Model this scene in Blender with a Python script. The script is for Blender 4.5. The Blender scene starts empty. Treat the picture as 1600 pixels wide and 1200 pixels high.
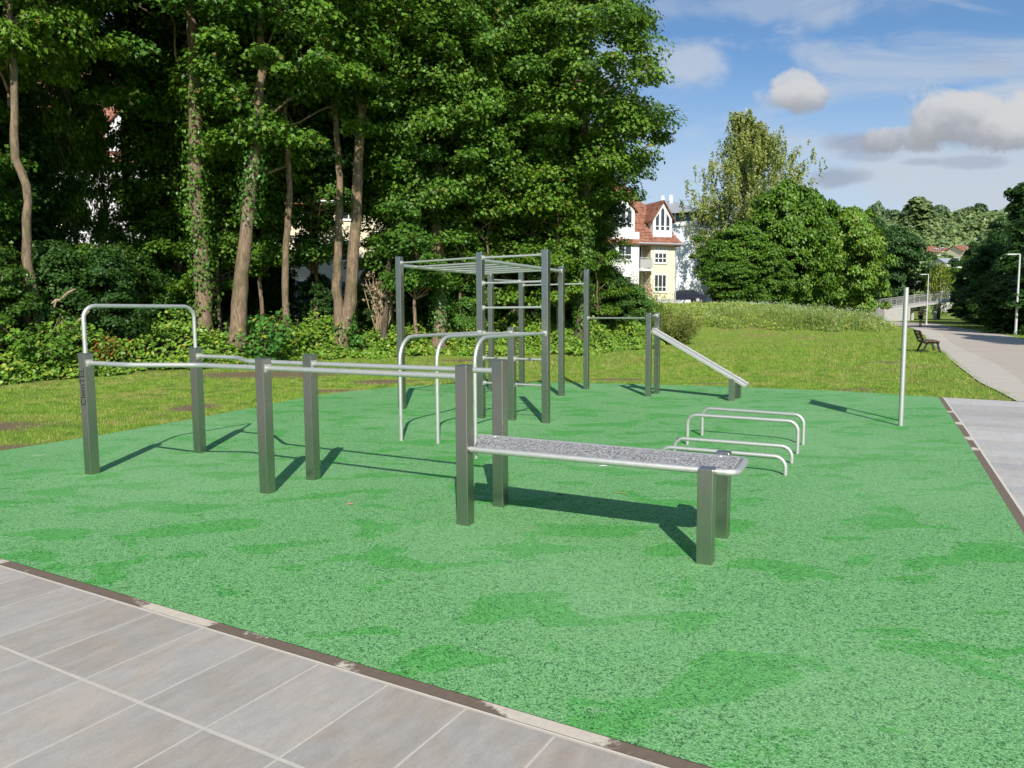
import bpy, bmesh, math, random
import numpy as np
from mathutils import Vector, Matrix
R = math.radians
rnd = random.Random(7)
rng = np.random.default_rng(11)
scene = bpy.context.scene
COL = scene.collection

# ---------------------------------------------------------------- camera
f = 1175.0
pitch, roll, H = math.atan(110/1175), R(0.3), 1.6
FW = Vector((0, math.cos(pitch), -math.sin(pitch)))
r0 = Vector((1, 0, 0)); u0 = r0.cross(FW)
RT = (r0*math.cos(roll) - u0*math.sin(roll)); UP = RT.cross(FW)
cam_d = bpy.data.cameras.new('camera'); cam = bpy.data.objects.new('camera', cam_d); COL.objects.link(cam)
cam_d.sensor_width = 36; cam_d.lens = f/1600*36; cam_d.clip_end = 9000; cam_d.clip_start = 0.05
M = Matrix((( RT.x, UP.x, -FW.x, 0), (RT.y, UP.y, -FW.y, 0), (RT.z, UP.z, -FW.z, H), (0, 0, 0, 1)))
cam.matrix_world = M
scene.camera = cam

# ---------------------------------------------------------------- materials
def new_mat(name):
    m = bpy.data.materials.new(name); m.use_nodes = True
    nt = m.node_tree; b = nt.nodes['Principled BSDF']
    return m, nt, b
class NB:
    def __init__(s, nt): s.nt = nt
    def n(s, typ, ins=None, **kw):
        nd = s.nt.nodes.new(typ)
        for k, v in kw.items(): setattr(nd, k, v)
        for k, v in (ins or {}).items():
            sock = nd.inputs[k]
            if isinstance(v, bpy.types.NodeSocket): s.nt.links.new(v, sock)
            else: sock.default_value = v
        return nd
    def link(s, a, b): s.nt.links.new(a, b)
    def math(s, op, a, b=0.0, clamp=False):
        nd = s.n('ShaderNodeMath', {0: a, 1: b}, operation=op); nd.use_clamp = clamp; return nd.outputs[0]
    def ramp(s, fac, stops, interp='LINEAR'):
        nd = s.n('ShaderNodeValToRGB', {0: fac}); cr = nd.color_ramp; cr.interpolation = interp
        while len(cr.elements) < len(stops): cr.elements.new(0.5)
        for e, (p, c) in zip(cr.elements, stops):
            e.position = p; e.color = (c, c, c, 1) if isinstance(c, (int, float)) else (*c, 1)
        return nd.outputs[0]
    def mix(s, fac, a, b, blend='MIX'):
        nd = s.n('ShaderNodeMix', data_type='RGBA', blend_type=blend)
        for i, v in ((0, fac), (6, a), (7, b)):
            if isinstance(v, bpy.types.NodeSocket): s.link(v, nd.inputs[i])
            else: nd.inputs[i].default_value = v if i == 0 else (*v, 1)
        return nd.outputs[2]
    def noise(s, vec, scale, detail=3, rough=0.55, dist=0.0):
        ins = {'Scale': scale, 'Detail': detail, 'Roughness': rough, 'Distortion': dist}
        if vec is not None: ins['Vector'] = vec
        return s.n('ShaderNodeTexNoise', ins).outputs[0]
    def smooth(s, v, a, b, lo=0.0, hi=1.0):
        return s.n('ShaderNodeMapRange', {0: v, 1: a, 2: b, 3: lo, 4: hi}, interpolation_type='SMOOTHSTEP').outputs[0]
    def pos(s): return s.n('ShaderNodeNewGeometry').outputs['Position']
    def obj(s): return s.n('ShaderNodeTexCoord').outputs['Object']
    def bump(s, h, strength=0.3, dist=0.01):
        return s.n('ShaderNodeBump', {'Height': h, 'Strength': strength, 'Distance': dist}).outputs[0]

def plain(name, col, rough=0.6, metal=0.0, var=0.15, scale=3.0, bump=0.0):
    m, nt, b = new_mat(name); N = NB(nt)
    n = N.noise(N.obj(), scale, 5, 0.6)
    c = N.mix(n, tuple(x*(1-var) for x in col), tuple(min(1, x*(1+var)) for x in col))
    N.link(c, b.inputs['Base Color']); b.inputs['Roughness'].default_value = rough; b.inputs['Metallic'].default_value = metal
    if bump: N.link(N.bump(N.noise(N.obj(), scale*8, 4), bump, 0.01), b.inputs['Normal'])
    return m

def leaf_mat(name, dark, light, yellow=None, yamt=0.0, trans=0.3, rough=0.42, dry=None):
    m, nt, b = new_mat(name); N = NB(nt)
    g = N.n('ShaderNodeNewGeometry')
    c = N.mix(g.outputs['Random Per Island'], dark, light)
    n = N.noise(g.outputs['Position'], 0.55, 2)
    c = N.mix(N.smooth(n, 0.42, 0.62), c, N.mix(0.5, c, light))
    if yellow:
        w = N.n('ShaderNodeTexWhiteNoise', {'W': N.math('MULTIPLY', g.outputs['Random Per Island'], 91.7)}, noise_dimensions='1D').outputs[0]
        c = N.mix(N.math('LESS_THAN', w, yamt), c, yellow)
    oi = N.n('ShaderNodeObjectInfo').outputs['Random']
    c = N.mix(1.0, c, N.ramp(oi, [(0.0, (0.80, 0.90, 1.05)), (0.5, (1.0, 1.0, 0.95)), (1.0, (1.18, 1.08, 0.80))]), 'MULTIPLY')
    if dry:
        q = N.noise(g.outputs['Position'], 0.55, 5, 0.65); q2 = N.noise(g.outputs['Position'], 2.6, 4, 0.6)
        k = N.smooth(N.math('ADD', N.math('MULTIPLY', q, 0.65), N.math('MULTIPLY', q2, 0.35)), 0.48, 0.57)
        c = N.mix(N.math('MULTIPLY', k, 0.55), c, dry)
        c = N.mix(N.math('MULTIPLY', N.smooth(q2, 0.52, 0.38), 0.8), c, (dark[0]*.38, dark[1]*.62, dark[2]*.6))
    N.link(c, b.inputs['Base Color']); b.inputs['Roughness'].default_value = rough
    b.inputs['Specular IOR Level'].default_value = 0.35
    tr = N.n('ShaderNodeBsdfTranslucent', {'Color': N.mix(0.5, c, (0.16, 0.24, 0.015))})
    ms = N.n('ShaderNodeMixShader', {0: trans, 1: b.outputs[0], 2: tr.outputs[0]})
    N.link(ms.outputs[0], nt.nodes['Material Output'].inputs[0])
    return m

# brushed stainless steel
def steel(name, col, rough, streak=True):
    m, nt, b = new_mat(name); N = NB(nt)
    o = N.obj()
    st = N.n('ShaderNodeMapping', {'Vector': o, 'Scale': (220, 220, 3.0) if streak else (40, 40, 40)}).outputs[0]
    n1 = N.noise(st, 1.0, 3); n2 = N.noise(o, 3.5, 4, 0.6)
    dirt = N.smooth(N.noise(o, 9, 5, 0.7), 0.56, 0.72)
    c = N.mix(n1, tuple(x*0.82 for x in col), tuple(x*1.12 for x in col))
    c = N.mix(N.math('MULTIPLY', n2, 0.45), c, tuple(x*0.55 for x in (col[0], col[1]*0.97, col[2]*0.9)))
    c = N.mix(N.math('MULTIPLY', dirt, 0.3), c, (0.30, 0.27, 0.22))
    N.link(c, b.inputs['Base Color']); b.inputs['Metallic'].default_value = 1.0
    N.link(N.math('ADD', N.math('MULTIPLY', n2, 0.2), rough-0.1), b.inputs['Roughness'])
    if streak: N.link(N.bump(n1, 0.08, 0.002), b.inputs['Normal'])
    return m
M_POST = steel('brushed_steel', (0.45, 0.425, 0.385), 0.29)
M_TUBE = steel('matt_tube_steel', (0.66, 0.65, 0.61), 0.52, False); M_TUBE.node_tree.nodes['Principled BSDF'].inputs['Metallic'].default_value = 0.7
M_CAP = steel('cap_steel', (0.46, 0.46, 0.46), 0.38, False)

def rubber_mat():
    m, nt, b = new_mat('green_rubber_granules'); N = NB(nt)
    p = N.pos()
    cell = N.n('ShaderNodeTexVoronoi', {'Vector': p, 'Scale': 150.0}, feature='F1')
    hue = N.n('ShaderNodeSeparateColor', {0: cell.outputs['Color']})
    cell2 = N.n('ShaderNodeTexVoronoi', {'Vector': p, 'Scale': 62.0}, feature='F1')
    h2 = N.n('ShaderNodeSeparateColor', {0: cell2.outputs['Color']}).outputs[0]
    sp = N.mix(hue.outputs[0], (0.068, 0.240, 0.066), (0.222, 0.475, 0.182))
    gap = N.smooth(N.math('ADD', N.math('MULTIPLY', cell.outputs['Distance'], 0.9), N.math('MULTIPLY', h2, 0.35)), 0.55, 1.0)
    dk = N.math('GREATER_THAN', N.math('ADD', N.math('MULTIPLY', hue.outputs[1], 0.6), N.math('MULTIPLY', h2, 0.5)), 0.79)
    sp = N.mix(N.math('MULTIPLY', dk, 0.85), sp, (0.018, 0.10, 0.03))
    sp = N.mix(N.math('MULTIPLY', N.math('GREATER_THAN', hue.outputs[2], 0.88), 0.5), sp, (0.33, 0.62, 0.36))
    # large patches where a newer, more saturated mix was laid
    st = N.n('ShaderNodeMapping', {'Vector': p, 'Rotation': (0, 0, R(8)), 'Scale': (0.8, 1.3, 1)}).outputs[0]
    n = N.noise(st, 1.9, 3, 0.5, 0.5)
    n2 = N.noise(p, 14, 3, 0.6)
    patch = N.smooth(N.math('ADD', n, N.math('ADD', N.math('MULTIPLY', N.math('SUBTRACT', n2, 0.5), 0.07), N.math('MULTIPLY', N.math('SUBTRACT', h2, 0.5), 0.045))), 0.556, 0.574)
    fresh = N.mix(1.0, sp, (0.38, 0.86, 0.36), 'MULTIPLY')
    c = N.mix(N.math('MULTIPLY', patch, 0.68), sp, fresh)
    # broad pale/dusty drift
    n3 = N.noise(p, 0.35, 3, 0.5)
    c = N.mix(N.math('MULTIPLY', N.smooth(n3, 0.45, 0.65), 0.18), c, (0.30, 0.50, 0.27))
    # few scuffs
    n4 = N.noise(p, 2.3, 2, 0.5); sc = N.smooth(n4, 0.745, 0.77)
    c = N.mix(N.math('MULTIPLY', sc, 0.6), c, (0.42, 0.45, 0.30))
    N.link(c, b.inputs['Base Color']); b.inputs['Roughness'].default_value = 0.85
    b.inputs['Specular IOR Level'].default_value = 0.25
    N.link(N.bump(N.math('SUBTRACT', hue.outputs[0], cell.outputs['Distance']), 0.5, 0.004), b.inputs['Normal'])
    return m

def tile_mat(name, udir, o_uv, tu, tv, base, tone=0.10, jw=1.0):
    """tiles laid along udir; tu, tv tile pitch, o_uv offset of the grid"""
    m, nt, b = new_mat(name); N = NB(nt)
    p = N.pos(); sx = N.n('ShaderNodeSeparateXYZ', {0: p})
    ux, uy = udir
    U = N.math('ADD', N.math('MULTIPLY', sx.outputs[0], ux), N.math('MULTIPLY', sx.outputs[1], uy))
    V = N.math('ADD', N.math('MULTIPLY', sx.outputs[0], -uy), N.math('MULTIPLY', sx.outputs[1], ux))
    U = N.math('DIVIDE', N.math('SUBTRACT', U, o_uv[0]), tu); V = N.math('DIVIDE', N.math('SUBTRACT', V, o_uv[1]), tv)
    fu = N.math('FRACT', U); fv = N.math('FRACT', V)
    wob = N.math('MULTIPLY', N.math('SUBTRACT', N.noise(p, 22, 3), 0.5), 0.004)
    def edge(fr, per, w):
        d = N.math('MULTIPLY', N.math('MINIMUM', fr, N.math('SUBTRACT', 1.0, fr)), per)
        d = N.math('ADD', d, wob)
        return N.math('SUBTRACT', 1.0, N.smooth(d, w*0.55, w*0.9), clamp=True)
    j = N.math('MAXIMUM', edge(fu, tu, 0.0075*jw), edge(fv, tv, 0.012*(1 if jw == 1.0 else .8)))
    idv = N.n('ShaderNodeCombineXYZ', {0: N.math('FLOOR', U), 1: N.math('FLOOR', V)}).outputs[0]
    wn = N.n('ShaderNodeTexWhiteNoise', {'Vector': idv}, noise_dimensions='3D')
    # streaky stone veining along the long side of each tile
    sv = N.n('ShaderNodeCombineXYZ', {0: N.math('MULTIPLY', U, tu*9), 1: N.math('MULTIPLY', V, tv*2.6), 2: N.math('MULTIPLY', wn.outputs[0], 30)}).outputs[0]
    vein = N.noise(sv, 1.3, 12, 0.78, 0.15)
    cloud = N.noise(p, 3.2, 4, 0.6, 0.6)
    fine = N.noise(p, 130, 4, 0.8)
    c = N.mix(N.smooth(vein, 0.3, 0.7), tuple(x*0.86 for x in base), tuple(x*1.16 for x in base))
    c = N.mix(N.smooth(cloud, 0.4, 0.62), c, N.mix(1.0, c, (1.03, 0.97, 0.90), 'MULTIPLY'))
    c = N.mix(tone, c, N.mix(wn.outputs[0], (0.15, 0.15, 0.15), (0.7, 0.68, 0.66)))
    c = N.mix(N.math('MULTIPLY', N.smooth(fine, 0.5, 0.72), 0.6), c, tuple(x*0.55 for x in base))
    rust = N.smooth(N.noise(p, 4.5, 3, 0.6, 1.0), 0.66, 0.74)
    c = N.mix(N.math('MULTIPLY', rust, 0.35), c, (0.36, 0.24, 0.17))
    c = N.mix(j, c, N.mix(N.noise(p, 30, 3), (0.44, 0.40, 0.34), (0.58, 0.53, 0.46)))
    N.link(c, b.inputs['Base Color']); b.inputs['Roughness'].default_value = 0.62
    hgt = N.math('SUBTRACT', N.math('ADD', N.math('MULTIPLY', fine, 0.15), N.math('MULTIPLY', vein, 0.2)), N.math('MULTIPLY', j, 0.5))
    N.link(N.bump(hgt, 0.35, 0.004), b.inputs['Normal'])
    return m

def edging_mat(t=0.53):
    m, nt, b = new_mat('damp_edging_mortar'); N = NB(nt)
    p = N.pos()
    st = N.n('ShaderNodeMapping', {'Vector': p, 'Rotation': (0, 0, R(30)), 'Scale': (1.0, 1.0, 1)}).outputs[0]
    n = N.noise(st, 1.25, 2, 0.5); n2 = N.noise(p, 25, 3, 0.6)
    k = N.smooth(N.math('ADD', n, N.math('MULTIPLY', N.math('SUBTRACT', n2, 0.5), 0.10)), t, t+0.03)
    c = N.mix(k, N.mix(n2, (0.115, 0.085, 0.06), (0.19, 0.14, 0.10)), N.mix(n2, (0.46, 0.40, 0.31), (0.62, 0.55, 0.45)))
    N.link(c, b.inputs['Base Color']); b.inputs['Roughness'].default_value = 0.8
    N.link(N.bump(n2, 0.4, 0.004), b.inputs['Normal'])
    return m

def concrete_mat(name, a, c2, joint=None):
    m, nt, b = new_mat(name); N = NB(nt); p = N.pos()
    n = N.noise(p, 0.8, 6, 0.65); n2 = N.noise(p, 45, 3, 0.6)
    c = N.mix(n, a, c2); c = N.mix(N.math('MULTIPLY', n2, 0.3), c, tuple(x*0.6 for x in a))
    st = N.smooth(N.noise(p, 2.6, 3, 0.7, 0.4), 0.62, 0.7)
    c = N.mix(N.math('MULTIPLY', st, 0.2), c, tuple(x*0.55 for x in a))
    if joint:
        s = N.n('ShaderNodeSeparateXYZ', {0: p})
        L = N.math('ADD', N.math('MULTIPLY', s.outputs[0], 0.45), N.math('MULTIPLY', s.outputs[1], 0.893))
        fr = N.math('FRACT', N.math('DIVIDE', L, joint))
        c = N.mix(N.math('LESS_THAN', fr, 0.03/joint), c, (0.16, 0.14, 0.12))
    N.link(c, b.inputs['Base Color']); b.inputs['Roughness'].default_value = 0.85
    N.link(N.bump(n2, 0.3, 0.01), b.inputs['Normal'])
    return m

def lawn_mat():
    m, nt, b = new_mat('lawn_turf'); N = NB(nt); p = N.pos()
    s = N.n('ShaderNodeSeparateXYZ', {0: p})
    fine = N.noise(p, 38, 4, 0.7); mid = N.noise(p, 3.0, 5, 0.65); big = N.noise(p, 0.35, 4, 0.6)
    c = N.mix(fine, (0.08, 0.15, 0.014), (0.27, 0.39, 0.05))
    c = N.mix(N.smooth(mid, 0.42, 0.68), c, N.mix(fine, (0.13, 0.18, 0.025), (0.32, 0.38, 0.07)))
    # worn straw patches, mostly along the rubber edge
    straw = N.smooth(N.math('ADD', N.math('MULTIPLY', big, 0.6), N.math('MULTIPLY', mid, 0.4)), 0.49, 0.60)
    c = N.mix(N.math('MULTIPLY', straw, 0.75), c, N.mix(fine, (0.17, 0.12, 0.05), (0.36, 0.28, 0.13)))
    def patch(cx, cy, rx, ry, col, amt=0.9):
        dx = N.math('DIVIDE', N.math('SUBTRACT', s.outputs[0], cx), rx); dy = N.math('DIVIDE', N.math('SUBTRACT', s.outputs[1], cy), ry)
        d = N.math('ADD', N.math('MULTIPLY', dx, dx), N.math('MULTIPLY', dy, dy))
        d = N.math('ADD', d, N.math('MULTIPLY', N.math('SUBTRACT', N.noise(p, 2.5, 4, 0.7), 0.5), 2.0))
        return N.math('MULTIPLY', N.math('SUBTRACT', 1.0, N.smooth(d, 0.4, 1.2), clamp=True), amt)
    for a in SOIL:
        c = N.mix(patch(a[0], a[1], a[2], a[3], None), c, N.mix(fine, (0.11, 0.075, 0.05), (0.27, 0.19, 0.125)))
    # woodland floor behind the planting edge, leaf litter
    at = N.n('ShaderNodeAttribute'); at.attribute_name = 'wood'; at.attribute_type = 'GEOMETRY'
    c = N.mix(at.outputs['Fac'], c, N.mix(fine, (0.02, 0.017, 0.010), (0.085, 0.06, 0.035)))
    ah = N.n('ShaderNodeAttribute'); ah.attribute_name = 'hill'; ah.attribute_type = 'GEOMETRY'
    hb = N.noise(p, 0.012, 5, 0.6)
    hc = N.mix(N.smooth(hb, 0.42, 0.58), (0.05, 0.085, 0.022), (0.23, 0.21, 0.07))
    c = N.mix(ah.outputs['Fac'], c, hc)
    N.link(c, b.inputs['Base Color']); b.inputs['Roughness'].default_value = 0.9
    b.inputs['Specular IOR Level'].default_value = 0.15
    N.link(N.bump(N.math('ADD', fine, N.math('MULTIPLY', mid, 0.6)), 0.8, 0.03), b.inputs['Normal'])
    return m
SOIL = [(-8.2, 10.9, 1.5, 0.8), (-6.75, 20.3, 2.8, 1.5), (-5.6, 13.2, 0.4, 0.7), (-7.6, 9.6, 0.9, .35), (2.6, 18.3, 0.9, 0.4), (-3.1, 18.0, 0.9, 0.8), (7.2, 15.6, .7, .35), (10.5, 14.1, 1.2, .4), (-0.6, 26.0, 2.6, 0.8), (-6.2, 9.25, 0.5, 0.22), (4.6, 17.1, 0.6, 0.2), (-3.9, 15.9, 0.7, 0.35),(12.0, 24.0, 0.9, 0.6)]

def bark_mat(name, a, c2):
    m, nt, b = new_mat(name); N = NB(nt); o = N.obj()
    st = N.n('ShaderNodeMapping', {'Vector': o, 'Scale': (7, 7, 1.6)}).outputs[0]
    n = N.noise(st, 2.2, 6, 0.7, 0.5); n2 = N.noise(o, 1.1, 4)
    c = N.mix(N.smooth(n, 0.3, 0.7), a, c2); c = N.mix(N.smooth(n2, 0.45, 0.7), c, (a[0]*1.1, a[1]*1.35, a[2]))
    N.link(c, b.inputs['Base Color']); b.inputs['Roughness'].default_value = 0.9
    N.link(N.bump(n, 0.9, 0.04), b.inputs['Normal'])
    return m
M_BARK = bark_mat('maple_bark', (0.10, 0.068, 0.042), (0.31, 0.22, 0.14))
M_BARKD = bark_mat('dark_bark', (0.05, 0.038, 0.026), (0.15, 0.11, 0.075))
M_BIRCH = bark_mat('birch_bark', (0.25, 0.24, 0.22), (0.75, 0.73, 0.68))
M_DEAD = bark_mat('dry_twig_bark', (0.28, 0.2, 0.12), (0.5, 0.38, 0.26))
L_MAPLE = leaf_mat('maple_leaf', (0.020, 0.068, 0.008), (0.14, 0.28, 0.026), (0.19, 0.17, 0.03), 0.015)
L_MAPLE2 = leaf_mat('field_maple_leaf', (0.020, 0.068, 0.008), (0.15, 0.29, 0.028), (0.21, 0.17, 0.03), 0.02)
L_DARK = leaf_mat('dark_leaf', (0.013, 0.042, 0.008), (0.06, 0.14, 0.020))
L_IVY = leaf_mat('ivy_leaf', (0.035, 0.10, 0.018), (0.12, 0.26, 0.04), rough=0.35)
L_COVER = leaf_mat('ground_cover_leaf', (0.07, 0.17, 0.02), (0.25, 0.42, 0.05), (0.42, 0.46, 0.07), 0.10, rough=0.38)
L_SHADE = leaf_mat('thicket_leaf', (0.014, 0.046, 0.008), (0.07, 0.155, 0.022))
L_SAP = leaf_mat('sapling_leaf', (0.05, 0.16, 0.03), (0.13, 0.32, 0.05), (0.42, 0.42, 0.06), 0.06, trans=0.35)
L_LIME = leaf_mat('lime_leaf', (0.06, 0.15, 0.014), (0.21, 0.36, 0.032), (0.3, 0.33, 0.04), 0.08)
L_BIRCH = leaf_mat('birch_leaf', (0.16, 0.22, 0.045), (0.38, 0.44, 0.12), (0.46, 0.44, 0.16), 0.1, trans=0.4)
L_WILLOW = leaf_mat('willow_leaf', (0.12, 0.18, 0.03), (0.26, 0.33, 0.06))
L_DEAD = leaf_mat('dry_leaf', (0.22, 0.17, 0.11), (0.42, 0.35, 0.26), trans=0.15)
L_RED = leaf_mat('red_leaf', (0.20, 0.07, 0.02), (0.36, 0.15, 0.04), (0.16, 0.25, 0.04), 0.5)
L_GRASS = leaf_mat('grass_blade', (0.14, 0.29, 0.028), (0.33, 0.52, 0.065), (0.55, 0.50, 0.20), 0.08, trans=0.35, rough=0.5, dry=(0.44, 0.36, 0.14))
L_MEADOW = leaf_mat('meadow_blade', (0.10, 0.20, 0.03), (0.30, 0.40, 0.08), (0.46, 0.44, 0.2), 0.12, trans=0.3, rough=0.5)
L_FLOWER = leaf_mat('umbel_flower', (0.30, 0.38, 0.14), (0.60, 0.62, 0.40), trans=0.2)
L_TWIGBUSH = leaf_mat('brown_green_leaf', (0.08, 0.13, 0.03), (0.20, 0.27, 0.06), (0.25, 0.17, 0.07), 0.15)
L_WOOD = leaf_mat('hazed_wood_leaf', (0.11, 0.18, 0.08), (0.25, 0.34, 0.14))  # leaf tones paled and dulled to stand in for distance haze
L_WOODB = leaf_mat('hazed_tree_leaf', (0.09, 0.15, 0.08), (0.20, 0.28, 0.13))  # haze put into the leaf colour here too, no volume used

# ---------------------------------------------------------------- object helpers
def tag(o, label=None, cat=None, group=None, kind=None):
    if label: o['label'] = label
    if cat: o['category'] = cat
    if group: o['group'] = group
    if kind: o['kind'] = kind
    return o
def thing(name, loc, label, cat, group=None):
    o = bpy.data.objects.new(name, None); COL.objects.link(o); o.location = loc; o.empty_display_size = 0.2
    return tag(o, label, cat, group)
def root_loc(parent):
    p = parent
    while p is not None and p.parent is not None: p = p.parent
    return Vector(p.location) if p is not None else Vector((0, 0, 0))
def link(name, me, mat, parent=None, smooth=False):
    o = bpy.data.objects.new(name, me); COL.objects.link(o)
    if mat: me.materials.append(mat)
    if smooth:
        me.polygons.foreach_set('use_smooth', [True]*len(me.polygons))
    o.parent = parent
    return o
class MB:
    """collects shapes given in world coordinates"""
    def __init__(s): s.v = []; s.f = []; s.mi = []
    def add(s, vs, fs, mi=0):
        b = len(s.v); s.v += [tuple(v) for v in vs]; s.f += [tuple(i+b for i in q) for q in fs]; s.mi += [mi]*len(fs)
    def box(s, c, size, rz=0.0, mi=0, rot=None):
        m = (rot if rot is not None else Matrix.Rotation(rz, 3, 'Z')); c = Vector(c)
        sx, sy, sz = [x/2 for x in size]
        vs = [c + m @ Vector((x*sx, y*sy, z*sz)) for z in (-1, 1) for y in (-1, 1) for x in (-1, 1)]
        s.add(vs, [(0, 2, 3, 1), (4, 5, 7, 6), (0, 1, 5, 4), (2, 6, 7, 3), (0, 4, 6, 2), (1, 3, 7, 5)], mi)
    def tube(s, pts, r, n=12, mi=0, caps=True):
        pts = [Vector(p) for p in pts]; rs = r if isinstance(r, (list, tuple)) else [r]*len(pts)
        vs = []; T0 = None; X = None
        for i, p in enumerate(pts):
            a = pts[max(0, i-1)]; b = pts[min(len(pts)-1, i+1)]; T = (b-a).normalized()
            if X is None:
                X = T.orthogonal().normalized()
            else:
                X = (X - T*X.dot(T)).normalized()
            Y = T.cross(X)
            vs += [p + (X*math.cos(2*math.pi*k/n) + Y*math.sin(2*math.pi*k/n))*rs[i] for k in range(n)]
        fs = []
        for i in range(len(pts)-1):
            for k in range(n):
                a = i*n+k; b = i*n+(k+1) % n; fs.append((a, b, b+n, a+n))
        if caps:
            fs.append(tuple(range(n-1, -1, -1))); fs.append(tuple((len(pts)-1)*n+k for k in range(n)))
        s.add(vs, fs, mi)
    def prism(s, poly, z0, z1, mi=0):
        n = len(poly); vs = [(x, y, z0) for x, y in poly]+[(x, y, z1) for x, y in poly]
        s.add(vs, [tuple(range(n-1, -1, -1)), tuple(range(n, 2*n))]+[(i, (i+1) % n, n+(i+1) % n, n+i) for i in range(n)], mi)
    def build(s, name, mat, parent=None, smooth=False, bevel=0.0, label=None):
        me = bpy.data.meshes.new(name); L = root_loc(parent)
        me.from_pydata([(Vector(v)-L)[:] for v in s.v], [], s.f); 
        mats = mat if isinstance(mat, (list, tuple)) else [mat]
        bm = bmesh.new(); bm.from_mesh(me); bmesh.ops.recalc_face_normals(bm, faces=bm.faces)
        if bevel:
            es = [e for e in bm.edges if len(e.link_faces) == 2 and e.calc_face_angle(0) > 0.5]
            bmesh.ops.bevel(bm, geom=es, offset=bevel, segments=2, affect='EDGES', profile=0.5)
        bm.to_mesh(me); bm.free()
        o = link(name, me, None, parent)
        for m in mats: me.materials.append(m)
        if len(mats) > 1 and not bevel: me.polygons.foreach_set('material_index', s.mi)
        if smooth:
            me.polygons.foreach_set('use_smooth', [True]*len(me.polygons))
            try: me.set_sharp_from_angle(angle=R(40))
            except Exception: pass
        if label: o['label'] = label
        return o
def copy_tree(o, parent=None):
    c = o.copy(); COL.objects.link(c); c.parent = parent
    for ch in list(o.children): copy_tree(ch, c)
    return c

# fast leaf meshes ---------------------------------------------------
T_LEAF = (np.array([(0, 0), (.42, .3), (.3, .78), (0, 1), (-.3, .78), (-.42, .3)]), [(0, 1, 2, 3), (0, 3, 4, 5)])
T_MAPLE = (np.array([(0, 0), (.34, .02), (.26, .26), (.58, .55), (.24, .58), (0, 1), (-.24, .58), (-.58, .55), (-.26, .26), (-.34, .02)]), [(0, 1, 2, 3, 4, 5), (0, 5, 6, 7, 8, 9)])
T_CARD = (np.array([(0, 0), (.5, .15), (.38, .62), (0, 1), (-.5, .7), (-.42, .2)]), [(0, 1, 2, 3), (0, 3, 4, 5)])
T_BLADE = (np.array([(-.5, 0), (.5, 0), (0, 1)]), [(0, 1, 2)])
def unit(a): return a/np.maximum(np.linalg.norm(a, axis=1, keepdims=True), 1e-9)
def leaf_mesh(name, P, Nn, size, tmpl, fold=0.25, dirs=None, width=1.0):
    P = np.asarray(P, float); n = len(P); tv, tf = tmpl; k = len(tv)
    Nn = unit(np.asarray(Nn, float))
    rv = dirs if dirs is not None else rng.normal(size=(n, 3))
    B = unit(rv - Nn*np.sum(rv*Nn, 1, keepdims=True)); T = np.cross(B, Nn)
    size = np.broadcast_to(np.asarray(size, float), (n,))[:, None, None]
    x = tv[None, :, 0, None]*width; y = tv[None, :, 1, None]
    V = P[:, None, :] + size*(x*T[:, None, :] + y*B[:, None, :] + np.abs(x)*fold*Nn[:, None, :] - (y**2)*0.18*Nn[:, None, :])
    V = V.reshape(-1, 3).astype(np.float32)
    fl = np.concatenate([np.array(q) for q in tf]); lens = np.array([len(q) for q in tf])
    loops = (fl[None, :] + (np.arange(n)*k)[:, None]).ravel().astype(np.int32)
    ls = np.tile(lens, n); starts = np.concatenate([[0], np.cumsum(ls)[:-1]]).astype(np.int32)
    me = bpy.data.meshes.new(name)
    me.vertices.add(len(V)); me.vertices.foreach_set('co', V.ravel())
    me.loops.add(len(loops)); me.loops.foreach_set('vertex_index', loops)
    me.polygons.add(len(ls)); me.polygons.foreach_set('loop_start', starts)
    try: me.polygons.foreach_set('loop_total', ls.astype(np.int32))
    except Exception: pass
    me.update(calc_edges=True)
    return me

# ---------------------------------------------------------------- terrain
EX = np.array([-60, -16, -12.2, -10.7, -9.4, -8, -4, 2.5, 6.4, 9, 12, 20.])
EY = np.array([8, 15, 17.2, 20, 22, 25.2, 28.5, 28.5, 33, 42, 60, 200.])
def sstep(a, b, x):
    t = np.clip((x-a)/(b-a), 0, 1); return t*t*(3-2*t)
def edge_s(x, y): return y-np.interp(x, EX, EY)
def terrain(x, y):
    x = np.asarray(x, float); y = np.asarray(y, float)
    z = -0.02 + 0.0055*np.clip(y-25, 0, 90)
    bank = 0.85*sstep(0, 5, edge_s(x, y))*(1-sstep(6, 10, x))
    mound = 1.95*sstep(36, 62, y)*(1-sstep(17, 33, x))*(1-sstep(170, 260, y))
    z = z + np.maximum(bank, mound)
    u = x/np.maximum(y, 1)
    hl = np.clip((y-140)/470, 0, 1)
    ridge = (76 + 5*np.sin(x*0.011+1) + 4*np.sin(x*0.031) + 14*sstep(0.6, 0.72, u))*sstep(0.12, 0.34, u)
    z = z + ridge*(hl**1.05)*(y > 140)
    return z
def tz(x, y): return float(terrain(x, y))
def px(pxx, d): return (pxx-800)/1175*d

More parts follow.
